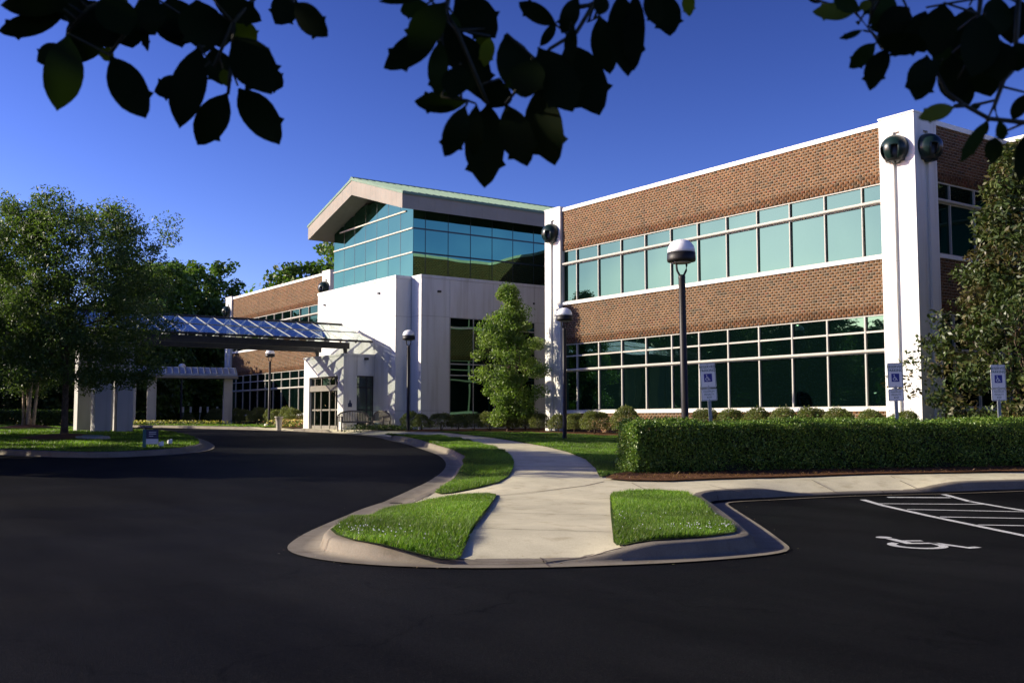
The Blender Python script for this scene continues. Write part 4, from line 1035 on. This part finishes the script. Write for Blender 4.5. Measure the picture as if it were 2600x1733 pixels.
for k in range(16):
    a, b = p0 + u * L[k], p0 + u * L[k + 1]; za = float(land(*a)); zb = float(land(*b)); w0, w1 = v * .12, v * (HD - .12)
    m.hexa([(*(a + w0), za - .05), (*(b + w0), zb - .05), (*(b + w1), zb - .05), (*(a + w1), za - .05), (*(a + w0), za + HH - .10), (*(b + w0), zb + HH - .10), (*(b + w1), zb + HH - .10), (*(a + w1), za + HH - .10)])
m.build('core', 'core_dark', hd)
# low dark hedge across the drive on the far left
h2 = thing('hedge', 'low dark hedge across the drive at the far left', 'hedge')
n = 16000; s = RNG.random(n) * 16; q = RNG.random(n) * 1.2; z = 1.0 * RNG.random(n) ** .5
a0 = np.array([-40.5, -25.0]); ud = np.array([.50, .866]); vd = np.array([-.866, .50]); XY = a0 + np.outer(s, ud) + np.outer(q, vd)
link('foliage', leaves_mesh('foliage', np.c_[XY, land(XY[:, 0], XY[:, 1]) + z], np.full(n, .16), leafcol(n, [(.05, .09, .02), (.07, .11, .025)]), 'leaf', .4), h2)

# ------------------------------------------------------------------ street lamps
def make_lamp():
    t = thing('street_lamp', 'x', 'street lamp')
    MB().lathe([(.15, -.1), (.15, .03), (.13, .05), (.075, .055), (.070, 3.90), (.074, 3.92), (.07, 3.97), (.03, 3.99)], 20).build('pole', 'pole_black', t, True)
    for s in (-1, 1):
        MB().tube([(0, 0, 3.93), (s * .05, 0, 3.99), (s * .095, 0, 4.08), (s * .105, 0, 4.18), (s * .10, 0, 4.28)], .022, 8).build('yoke_arm', 'pole_black', t, True)
    sh = MB().lathe([(.20, 4.245), (.285, 4.26), (.295, 4.30), (.288, 4.44), (.27, 4.445)], 32).build('lamp_band', 'pole_black', t, True)
    MB().lathe([(.284, 4.436), (.28, 4.50), (.258, 4.575), (.215, 4.64), (.15, 4.69), (.07, 4.715), (.005, 4.72)], 32).build('lamp_dome', 'acrylic', t, True)
    MB().lathe([(.02, 4.21), (.19, 4.225), (.2, 4.24), (.1, 4.246)], 24).build('lamp_lens', 'stone', t)
    return t
LP = make_lamp()
for i, (x, y, lb) in enumerate(((21.88, -14.02, 'tall black dome-topped lamp post rising from the clipped hedge, the nearest one'), (8.11, -6.30, 'black dome-topped lamp post on the lawn in front of the narrow pilaster'),
                (-4.99, -5.24, 'dome-topped lamp post in front of the entrance block corner'), (-23.57, -4.5, 'dome-topped lamp post in front of the far brick wing'), (-43.6, -3.6, 'farthest dome-topped lamp post before the covered walk'))):
    o = LP if i == 0 else copy_tree(LP)
    o.location = (x, y, gz(x, y)); o.rotation_euler = (0, R(-.6 if i == 0 else 0), R(54.7 + random.uniform(-12, 12))); o['label'] = lb; o['group'] = 'dome-topped street lamps'

# ------------------------------------------------------------------ signs
def text(body, size, loc, mat, parent, name='lettering', bold=0.0, align='CENTER'):
    cu = bpy.data.curves.new(name, 'FONT'); cu.body = body; cu.size = size; cu.align_x = align; cu.align_y = 'CENTER'; cu.offset = bold; cu.extrude = .0006
    o = bpy.data.objects.new(name, cu); COL.objects.link(o)
    dg = bpy.context.evaluated_depsgraph_get(); me = bpy.data.meshes.new_from_object(o.evaluated_get(dg))
    bpy.data.objects.remove(o); me.materials.clear(); me.materials.append(MATS[mat])
    t = link(name, me, parent); t.location = loc; t.rotation_euler = (R(90), 0, 0)
    return t
def rrect(w_, h_, r, n=5):
    out = []
    for cx, cz, a0 in ((w_ / 2 - r, h_ / 2 - r, 0), (-w_ / 2 + r, h_ / 2 - r, 90), (-w_ / 2 + r, -h_ / 2 + r, 180), (w_ / 2 - r, -h_ / 2 + r, 270)):
        out += [(cx + r * math.cos(R(a0 + 90 * k / n)), cz + r * math.sin(R(a0 + 90 * k / n))) for k in range(n + 1)]
    return out
def plate(w_, h_, r, y0, y1, cz, name, mat, parent): return MB().prism([(x, z + cz) for x, z in rrect(w_, h_, r)], 'y', y0, y1).build(name, mat, parent)
def frame_ring(w_, h_, r, t_, y0, y1, cz, name, mat, parent):
    a = rrect(w_, h_, r); b = rrect(w_ - 2 * t_, h_ - 2 * t_, max(.004, r - t_)); m = MB(); n = len(a)
    for y in (y0, y1):
        m.v += [(x, y, z + cz) for x, z in a] + [(x, y, z + cz) for x, z in b]
    for k in range(n):
        j = (k + 1) % n
        m.f += [(k, j, n + j, n + k), (2 * n + k, 3 * n + k, 3 * n + j, 2 * n + j), (k, 2 * n + k, 2 * n + j, j), (n + k, n + j, 3 * n + j, 3 * n + k)]
    return m.build(name, mat, parent)
def parking_sign(x, y, lb, lean, rz, gap=.015, h=1.0):
    t = thing('parking_sign', lb, 'parking sign', (x, y, gz(x, y)), rz, 'reserved parking signs'); t.rotation_euler = (0, lean, rz)
    z1 = 1.475 - .47 + .97 - gz(x, y) - .53; zb = 1.475 - gz(x, y); W, H = .335, .515
    p = MB(); p.box(-.035, .035, .004, .012, -.3, zb + .1); p.box(-.035, -.028, .0121, .035, -.3, zb + .1); p.box(.028, .035, .0121, .035, -.3, zb + .1); p.build('post', 'galvanised', t)
    pl = plate(W, H, .03, -.004, .002, zb, 'sign_plate', 'sign_white', t); frame_ring(W - .02, H - .02, .026, .008, -.006, -.0041, zb, 'border', 'sign_green', pl)
    text('RESERVED', .078, (0, -.0052, zb + .175), 'sign_green', pl, bold=.001); text('PARKING', .078, (0, -.0052, zb + .10), 'sign_green', pl, bold=.001)
    sq = MB().box(-.085, .085, -.0060, -.0041, zb - .135, zb + .035).build('symbol_field', 'sign_blue', pl)
    ic = MB()
    for poly in sym_parts():
        ic.prism([((a - .58) * .125, zb - .050 + (b - .52) * .125) for a, b in poly], 'y', -.0072, -.0061)
    ic.build('wheelchair_symbol', 'sign_white', pl)
    b = MB()
    for z in (zb + .225, zb - .215): b.lathe([(.008, 0), (.008, .004)], 8)
    zs_ = zb - H / 2 - gap - .13
    p2 = plate(W, .25, .025, -.004, .002, zs_, 'penalty_plate', 'sign_white', t); frame_ring(W - .02, .23, .02, .007, -.006, -.0041, zs_, 'border', 'sign_green', p2)
    text('MAXIMUM', .050, (0, -.0052, zs_ + .065), 'sign_green', p2); text('PENALTY', .050, (0, -.0052, zs_ + .005), 'sign_green', p2); text('$250', .050, (0, -.0052, zs_ - .055), 'sign_green', p2)
    for z, par in ((zb + .232, pl), (zb - .222, pl), (zs_ + .1, p2), (zs_ - .1, p2)): MB().box(-.007, .007, -.011, -.0041, z - .007, z + .007).build('bolt', 'galvanised', par)
    return t
parking_sign(21.86, -13.19, 'leaning reserved parking sign nearest the tall lamp post', R(-3.2), R(57))
parking_sign(24.08, -10.05, 'reserved parking sign in front of the corner pilaster', R(-1.2), R(60), .025)
parking_sign(24.95, -7.66, 'reserved parking sign in front of the magnolia tree', R(-.8), R(60), .004)
# blue direction sign on the left island
ds = thing('direction_sign', 'small blue and white direction sign on the left island lawn', 'sign', (6.35, -20.4, gz(6.35, -20.4)), R(52))
MB().box(-.045, .045, -.03, .03, -.1, .56).build('post', 'sign_teal', ds)
a = bevel(MB().box(.047, .40, -.014, .014, .28, .55).build('sign_panel', 'sign_navy', ds), .004); MB().box(.047, .399, -.0145, .0145, .13, .279).build('lower_panel', 'sign_white', ds)
for z in (.47, .42, .36): MB().box(.13, .34 - (z < .4) * .08, -.0158, -.0145, z - .008, z + .008).build('lettering', 'sign_white', a)
# six far parking stakes
for i, (x, y) in enumerate(((-45.93, -4.24), (-45.55, -3.70), (-45.12, -3.09), (-44.70, -2.50), (-44.23, -1.84), (-43.75, -1.15))):
    x, y = x - 6.0, y + 4.0 * .71 + .6
    t = thing('marker_post', ORD[i] + ' white-topped marker post from the left in the far row', 'marker post', (x, y, gz(x, y)), R(55), 'white-topped marker posts in a far row')
    t.rotation_euler = (0, R((0, 0, 4, 0, 0, 0)[i]), R(55))
    MB().box(-.035, .035, -.02, .02, -.1, 1.0).build('post', 'galvanised', t); bevel(MB().box(-.085, .085, -.03, .03, .95, 1.45).build('marker_plate', 'sign_white', t), .01)

# ------------------------------------------------------------------ benches, urn, small things
def bench(x, y, rz, L, label, mat='bench_wood'):
    t = thing('bench', label, 'bench', (x, y, gz(x, y)), rz); n = int(L / .085)
    top = lambda u: .68 + .26 * math.sqrt(max(0, 1 - (2 * u - 1) ** 2 * .98))
    for k in range(1, n):
        u = k / n; MB().box(-L / 2 + u * L - .019, -L / 2 + u * L + .019, .19, .22, .44, top(u)).build('back_slat', mat, t)
    MB().tube([(-L / 2 + u * L, .2, top(u)) for u in np.linspace(0, 1, 15)], .034, 8).build('top_rail', mat, t)
    for k in range(5): MB().box(-L / 2, L / 2, -.25 + k * .092, -.25 + k * .092 + .075, .42, .445).build('seat_slat', mat, t)
    for s in (-1, 1):
        MB().box(s * L / 2 - .03, s * L / 2 + .03, -.26, -.20, -.05, .64).build('leg', mat, t); MB().box(s * L / 2 - .03, s * L / 2 + .03, .17, .23, -.05, .70).build('leg', mat, t)
        MB().box(s * L / 2 - .035, s * L / 2 + .035, -.28, .2, .64, .67).build('armrest', mat, t)
    MB().box(-L / 2 + .031, L / 2 - .031, -.24, -.215, .36, .42).build('apron', mat, t)
    return t
bench(-8.6, -6.15, R(90), 1.65, 'brown slatted bench with arched back beside the vestibule\'s side door')
bench(-9.0, -4.65, R(12), 1.25, 'arched-back bench against the white wall right of the vestibule')
ur = thing('planter_urn', 'pale stone urn beside the yellow flowers left of the vestibule', 'urn', (-16.6, -6.75, gz(-16.6, -6.75)))
MB().lathe([(.13, -.03), (.15, .03), (.14, .08), (.17, .45), (.20, .68), (.24, .70), (.24, .76), (.20, .76), (.18, .70), (.05, .68)], 20).build('body', 'stone', ur, True)
mh = thing('utility_cover', 'round concrete utility cover in the grass by the big tree', 'cover', (-2.38, -19.79, gz(-2.38, -19.79)))
MB().lathe([(.62, -.05), (.60, .09), (.55, .12), (.2, .13)], 24).build('collar', 'stone', mh); MB().lathe([(.36, .125), (.36, .15), (.3, .155)], 24).build('lid', 'sign_teal', mh)
for x, y, lb in ((5.1, -19.3, 'small white ground light near the direction sign'), (6.75, -20.05, 'small white ground light right beside the direction sign post'), (20.9, -12.6, 'small white floodlight box behind the clipped hedge'), (-19.6, -6.3, 'small pale floodlight at the foot of the lamp post before the far wing')):
    t = thing('ground_light', lb, 'ground light', (x, y, gz(x, y))); MB().tube([(0, 0, -.05), (0, 0, .1)], .02, 6).build('stake', 'steel', t)
    bevel(MB().hexa([(-.07, -.06, .08), (.07, -.06, .08), (.09, .06, .08), (-.09, .06, .08), (-.07, -.06, .18), (.07, -.06, .18), (.09, .06, .22), (-.09, .06, .22)]).build('housing', 'sign_white', t), .01)

# ------------------------------------------------------------------ overhanging holly branches near the camera
LEAVES=[[(35.883,-28.814,0.973,35.840,-28.874,0.972,0.024,0),(35.861,-28.814,0.968,35.818,-28.871,0.950,0.024,0),(35.825,-28.803,0.948,35.818,-28.831,0.929,0.025,1),(35.917,-28.820,0.930,35.904,-28.825,0.855,0.039,0),(35.905,-28.778,0.921,35.933,-28.749,0.854,0.038,2),(35.784,-28.770,1.012,35.779,-28.779,0.949,0.044,0),(35.825,-28.751,1.003,35.836,-28.738,0.959,0.046,0),(35.869,-28.737,0.977,35.881,-28.735,0.943,0.010,1),(35.831,-28.793,1.001,35.843,-28.759,0.952,0.048,0),(35.921,-28.692,0.945,35.904,-28.706,0.857,0.040,0),(35.896,-28.692,0.910,35.883,-28.727,0.899,0.027,1),(35.907,-28.655,0.904,35.886,-28.680,0.847,0.036,2),(35.972,-28.673,0.945,36.006,-28.646,0.880,0.046,0),(35.899,-28.641,0.917,35.926,-28.603,0.853,0.039,2),(35.933,-28.628,0.923,35.938,-28.604,0.912,0.026,1),(35.916,-28.653,0.980,35.920,-28.630,0.958,0.030,3),(35.975,-28.647,0.935,35.975,-28.634,0.933,0.009,3),(35.938,-28.686,0.993,35.959,-28.639,0.971,0.028,0),(35.932,-28.590,1.022,35.929,-28.611,0.984,0.032,1),(36.029,-28.633,0.969,36.055,-28.608,0.931,0.028,1),(35.838,-28.701,1.027,35.849,-28.689,0.967,0.050,0),(35.904,-28.690,1.003,35.915,-28.683,0.942,0.049,0),(35.895,-28.733,0.998,35.894,-28.739,0.958,0.034,0),(35.886,-28.782,0.990,35.900,-28.759,0.947,0.043,0),(35.815,-28.827,1.007,35.835,-28.781,0.983,0.038,0),(35.843,-28.763,0.951,35.829,-28.766,0.939,0.016,3),(35.884,-28.664,0.960,35.878,-28.651,0.921,0.034,0),(35.915,-28.664,0.927,35.927,-28.662,0.904,0.013,3),(35.826,-28.744,1.017,35.813,-28.744,1.009,0.009,3),(35.858,-28.688,0.997,35.853,-28.693,0.967,0.046,0),(35.903,-28.671,0.993,35.916,-28.665,0.950,0.039,0),(35.837,-28.736,0.996,35.848,-28.717,0.974,0.023,4)],
[(36.141,-28.543,0.958,36.123,-28.586,0.949,0.009,0),(36.072,-28.502,0.984,36.045,-28.520,0.981,0.021,4),(36.175,-28.543,0.941,36.149,-28.567,0.898,0.033,0),(36.134,-28.523,0.931,36.109,-28.572,0.891,0.029,1),(36.147,-28.532,0.917,36.140,-28.531,0.862,0.021,4),(36.086,-28.478,0.994,36.120,-28.449,0.947,0.042,0),(36.111,-28.505,0.956,36.130,-28.497,0.896,0.031,0),(36.107,-28.486,0.950,36.125,-28.467,0.876,0.039,0),(36.106,-28.447,0.959,36.090,-28.450,0.941,0.017,3),(36.160,-28.462,0.934,36.160,-28.441,0.873,0.042,0),(36.201,-28.453,0.909,36.227,-28.432,0.843,0.043,1),(36.184,-28.406,0.930,36.212,-28.386,0.852,0.046,1),(36.210,-28.467,0.894,36.207,-28.475,0.855,0.035,0),(36.126,-28.486,0.868,36.102,-28.534,0.866,0.024,1),(36.192,-28.530,0.840,36.173,-28.541,0.794,0.025,1),(36.165,-28.502,0.854,36.154,-28.498,0.805,0.019,1),(36.104,-28.447,0.881,36.104,-28.452,0.790,0.045,1),(36.165,-28.467,0.860,36.176,-28.449,0.798,0.035,1),(36.161,-28.427,0.887,36.169,-28.412,0.806,0.043,0),(36.183,-28.417,0.945,36.159,-28.447,0.970,0.019,0),(36.141,-28.384,0.969,36.131,-28.398,0.943,0.012,0),(36.209,-28.411,0.967,36.196,-28.420,0.932,0.020,0),(36.227,-28.433,0.930,36.230,-28.437,0.887,0.014,0),(36.163,-28.344,0.979,36.169,-28.335,0.915,0.030,1),(36.221,-28.366,0.980,36.234,-28.368,0.889,0.034,1),(36.244,-28.366,0.972,36.241,-28.367,0.893,0.023,0),(36.268,-28.427,0.945,36.263,-28.429,0.926,0.016,0),(36.237,-28.323,0.985,36.249,-28.324,0.935,0.031,1),(36.253,-28.302,0.985,36.254,-28.302,0.958,0.014,3),(36.131,-28.462,0.940,36.130,-28.469,0.908,0.016,3),(36.105,-28.491,0.966,36.098,-28.492,0.939,0.023,4),(36.191,-28.536,0.879,36.195,-28.548,0.843,0.027,0),(36.136,-28.454,0.896,36.122,-28.456,0.868,0.039,0),(36.269,-28.370,0.965,36.274,-28.365,0.927,0.020,0)],
[(36.372,-28.193,0.948,36.352,-28.230,0.948,0.018,5),(36.395,-28.217,0.937,36.383,-28.241,0.947,0.017,4),(36.401,-28.206,0.945,36.392,-28.215,0.941,0.010,5),(36.402,-28.222,0.914,36.391,-28.243,0.905,0.007,4),(36.366,-28.158,0.966,36.369,-28.174,0.952,0.007,4),(36.386,-28.180,0.916,36.367,-28.197,0.893,0.018,4),(36.413,-28.205,0.900,36.407,-28.224,0.857,0.023,1),(36.367,-28.150,0.934,36.390,-28.128,0.963,0.030,0),(36.418,-28.226,0.899,36.446,-28.190,0.892,0.023,0),(36.404,-28.123,0.959,36.401,-28.143,0.916,0.023,0),(36.434,-28.172,0.891,36.430,-28.185,0.847,0.028,1),(36.375,-28.132,0.980,36.362,-28.151,0.949,0.032,4),(36.357,-28.151,0.948,36.375,-28.139,0.942,0.010,4),(36.443,-28.155,0.943,36.434,-28.162,0.892,0.035,0),(36.415,-28.063,0.972,36.407,-28.076,0.919,0.040,0),(36.474,-28.139,0.927,36.472,-28.157,0.864,0.039,0),(36.461,-28.084,0.962,36.458,-28.100,0.917,0.033,0),(36.451,-28.030,0.973,36.439,-28.033,0.931,0.035,0),(36.494,-28.121,0.897,36.496,-28.127,0.868,0.036,0),(36.424,-28.068,0.924,36.429,-28.056,0.874,0.038,0),(36.410,-28.089,0.918,36.412,-28.092,0.866,0.031,0),(36.458,-28.185,0.878,36.441,-28.217,0.851,0.019,1),(36.413,-28.087,0.889,36.423,-28.083,0.863,0.021,0),(36.447,-28.148,0.843,36.428,-28.178,0.832,0.016,5),(36.459,-28.113,0.834,36.444,-28.137,0.793,0.013,4),(36.425,-28.040,0.838,36.426,-28.052,0.808,0.018,4),(36.496,-28.161,0.815,36.492,-28.148,0.800,0.011,4),(36.423,-28.052,0.852,36.413,-28.046,0.838,0.009,4),(36.480,-28.080,0.860,36.465,-28.082,0.837,0.015,0),(36.443,-28.013,0.843,36.441,-28.027,0.790,0.018,0),(36.423,-28.084,0.860,36.426,-28.067,0.864,0.007,4),(36.433,-28.091,0.859,36.433,-28.090,0.853,0.006,4),(36.429,-28.186,0.897,36.419,-28.208,0.888,0.007,4),(36.482,-28.127,0.900,36.486,-28.139,0.859,0.030,0),(36.405,-28.148,0.941,36.414,-28.144,0.906,0.031,0),(36.325,-28.207,0.977,36.341,-28.204,0.966,0.007,0),(36.405,-28.072,0.946,36.394,-28.079,0.899,0.035,4),(36.346,-28.150,0.957,36.338,-28.145,0.958,0.005,4),(36.354,-28.145,0.957,36.354,-28.142,0.953,0.005,4)]]
TWIGS=[[[(35.893,-28.737,1.016),(35.856,-28.789,0.984),(35.844,-28.807,0.957)],[(35.893,-28.737,1.016),(35.881,-28.754,0.962),(35.870,-28.770,0.933)],[(35.967,-28.632,1.016),(35.945,-28.664,0.968),(35.933,-28.680,0.920),(35.925,-28.693,0.942)],[(35.945,-28.664,0.968),(35.944,-28.665,0.919),(35.942,-28.667,0.891)],[(35.967,-28.632,1.016),(35.981,-28.612,0.991)]],
[[(36.129,-28.508,0.991),(36.126,-28.512,0.952),(36.123,-28.516,0.926),(36.126,-28.512,0.894),(36.124,-28.515,0.869),(36.139,-28.494,0.865)],[(36.126,-28.512,0.952),(36.132,-28.503,0.937),(36.150,-28.478,0.862)],[(36.219,-28.380,0.991),(36.212,-28.391,0.965),(36.201,-28.406,0.934),(36.186,-28.427,0.918),(36.160,-28.463,0.862)],[(36.201,-28.406,0.960),(36.208,-28.396,0.962),(36.212,-28.391,0.965)],[(36.212,-28.391,0.965),(36.208,-28.396,0.945),(36.214,-28.387,0.951)],[(36.243,-28.347,0.991),(36.234,-28.359,0.974)]],
[[(36.403,-28.173,0.974),(36.380,-28.204,0.943),(36.392,-28.188,0.917),(36.395,-28.184,0.907)],[(36.491,-28.048,0.829),(36.473,-28.074,0.834),(36.453,-28.101,0.838),(36.440,-28.121,0.851),(36.430,-28.134,0.864),(36.422,-28.145,0.893)],[(36.468,-28.080,0.888),(36.462,-28.089,0.876),(36.456,-28.097,0.850),(36.458,-28.095,0.837)],[(36.440,-28.121,0.851),(36.434,-28.129,0.850)],[(36.452,-28.103,0.974),(36.447,-28.110,0.908)],[(36.473,-28.074,0.974),(36.468,-28.080,0.888)],[(36.453,-28.101,0.838),(36.452,-28.103,0.836)]]]

TREE = (CX + RX * -2.1 + FX * -1.2, CY + RY * -2.1 + FY * -1.2)
ht = thing('overhanging_holly', 'holly tree whose spiny-leaved branches hang across the top of the picture', 'tree', (0, 0, 0))
tz = gz(*TREE)
bo = MB(); tp = (TREE[0], TREE[1], 3.0)
bo.tube([(TREE[0], TREE[1], tz - .2), (TREE[0], TREE[1], tz + .5), tp, (TREE[0] + .1, TREE[1], 4.8)], [.17, .13, .10, .03], 12)
anchors = []
for tw in TWIGS:
    a = np.mean([p[0] for p in tw], axis=0); anchors.append((a[0], a[1], a[2] + .35))
for a in anchors:
    mid = ((tp[0] + a[0]) / 2, (tp[1] + a[1]) / 2, (2.3 + a[2]) / 2 + .35)
    bo.tube([(TREE[0], TREE[1], 2.0), mid, a], [.05, .03, .012], 8)
bo.build('trunk', 'bark', ht, True)
STY = {0: (.007, .014, .004), 1: (.007, .014, .004), 2: (.007, .014, .004), 3: (.12, .16, .012), 4: (.014, .03, .007), 5: (.09, .12, .02)}  # leaf tones by style; sunlit and backlit leaves are painted paler
def holly_leaf(B, T, wd, st):
    B, T = Vector(B), Vector(T); ax = T - B; L = ax.length; ax.normalize()
    view = ((B + T) / 2 - Vector((CX, CY, CZ))).normalized()
    wd *= .97; nrm = (-view + Vector((random.gauss(0, .2), random.gauss(0, .2), random.gauss(0, .2)))); nrm -= nrm.dot(ax) * ax; nrm.normalize(); sd = nrm.cross(ax)
    spiny = st in (1, 2, 4) or random.random() < .55
    pr = [(0, .03), (.06, .10), (.14, .24), (.25, .38), (.38, .47), (.5, .5), (.62, .48)]
    L_ = pr + ([(.70, .46), (.755, .545), (.79, .38), (.88, .27), (.93, .20), (1, 0)] if spiny else [(.74, .42), (.84, .30), (.92, .16), (.97, .05), (1, 0)])
    R_ = pr + ([(.68, .45), (.73, .40), (.80, .475), (.83, .30), (.93, .14), (1, 0)] if spiny and st != 2 else [(.74, .42), (.84, .30), (.92, .16), (.97, .05), (1, 0)])
    # resample both sides to the same t
    ts = sorted(set([t for t, _ in L_] + [t for t, _ in R_]))
    fl = lambda pl, t: float(np.interp(t, [p[0] for p in pl], [p[1] for p in pl]))
    curl = random.uniform(.02, .12); fold = random.uniform(.02, .16); m = MB()
    for t in ts:
        c = B + ax * (t * L) + nrm * (-curl * L * (2 * t - 1) ** 2)
        l, r = fl(L_, t) * wd, fl(R_, t) * wd
        m.v += [tuple(c + sd * l + nrm * fold * l), tuple(c), tuple(c - sd * r + nrm * fold * r)]
    for k in range(len(ts) - 1):
        a = 3 * k; m.f += [(a, a + 1, a + 4, a + 3), (a + 1, a + 2, a + 5, a + 4)]
    pet = 0
    me = bpy.data.meshes.new('leaf'); me.from_pydata(m.v, [], m.f); me.materials.append(MATS['leaf_holly']); me.shade_smooth()
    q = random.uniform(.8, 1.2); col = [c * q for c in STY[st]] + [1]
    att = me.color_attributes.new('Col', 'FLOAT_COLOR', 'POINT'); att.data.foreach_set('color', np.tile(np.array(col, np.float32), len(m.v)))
    return me
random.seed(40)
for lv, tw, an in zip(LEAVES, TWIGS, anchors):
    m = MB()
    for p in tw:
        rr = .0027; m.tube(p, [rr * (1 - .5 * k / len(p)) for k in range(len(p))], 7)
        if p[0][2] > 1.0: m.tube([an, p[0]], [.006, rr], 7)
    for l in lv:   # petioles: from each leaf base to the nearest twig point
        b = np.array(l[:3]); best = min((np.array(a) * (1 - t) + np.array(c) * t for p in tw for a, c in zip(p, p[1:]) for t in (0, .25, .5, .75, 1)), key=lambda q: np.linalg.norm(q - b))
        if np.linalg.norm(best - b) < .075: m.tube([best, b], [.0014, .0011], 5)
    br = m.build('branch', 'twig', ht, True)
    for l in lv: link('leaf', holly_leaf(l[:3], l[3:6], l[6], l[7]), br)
# leaf mass added unseen to the crown, left of the camera and overhead, out of the frame: it keeps the branches in shade
n = 5200; A = RNG.random(n)
lat = RNG.uniform(-4.6, -1.7, n); dp = RNG.uniform(-1.8, 2.6, n); up_ = RNG.uniform(.35, 3.3, n)
k = (lat < -.62 * np.clip(dp, 0, 9) - .75); lat, dp, up_ = lat[k], dp[k], up_[k]
l2 = RNG.uniform(-1.7, 1.8, 900); d2 = RNG.uniform(-1.6, .5, 900); u2 = RNG.uniform(1.0, 2.6, 900)
lat = np.r_[lat, l2]; dp = np.r_[dp, d2]; up_ = np.r_[up_, u2]; n = len(lat)
P = np.c_[CX + RX * lat + FX * dp, CY + RY * lat + FY * dp, CZ + up_]
cr = link('crown', leaves_mesh('crown', P, np.full(n, .22), leafcol(n, [(.02, .045, .009), (.03, .06, .012)]), 'leaf_holly', .3, .55), ht); kind(cr, 'stuff')
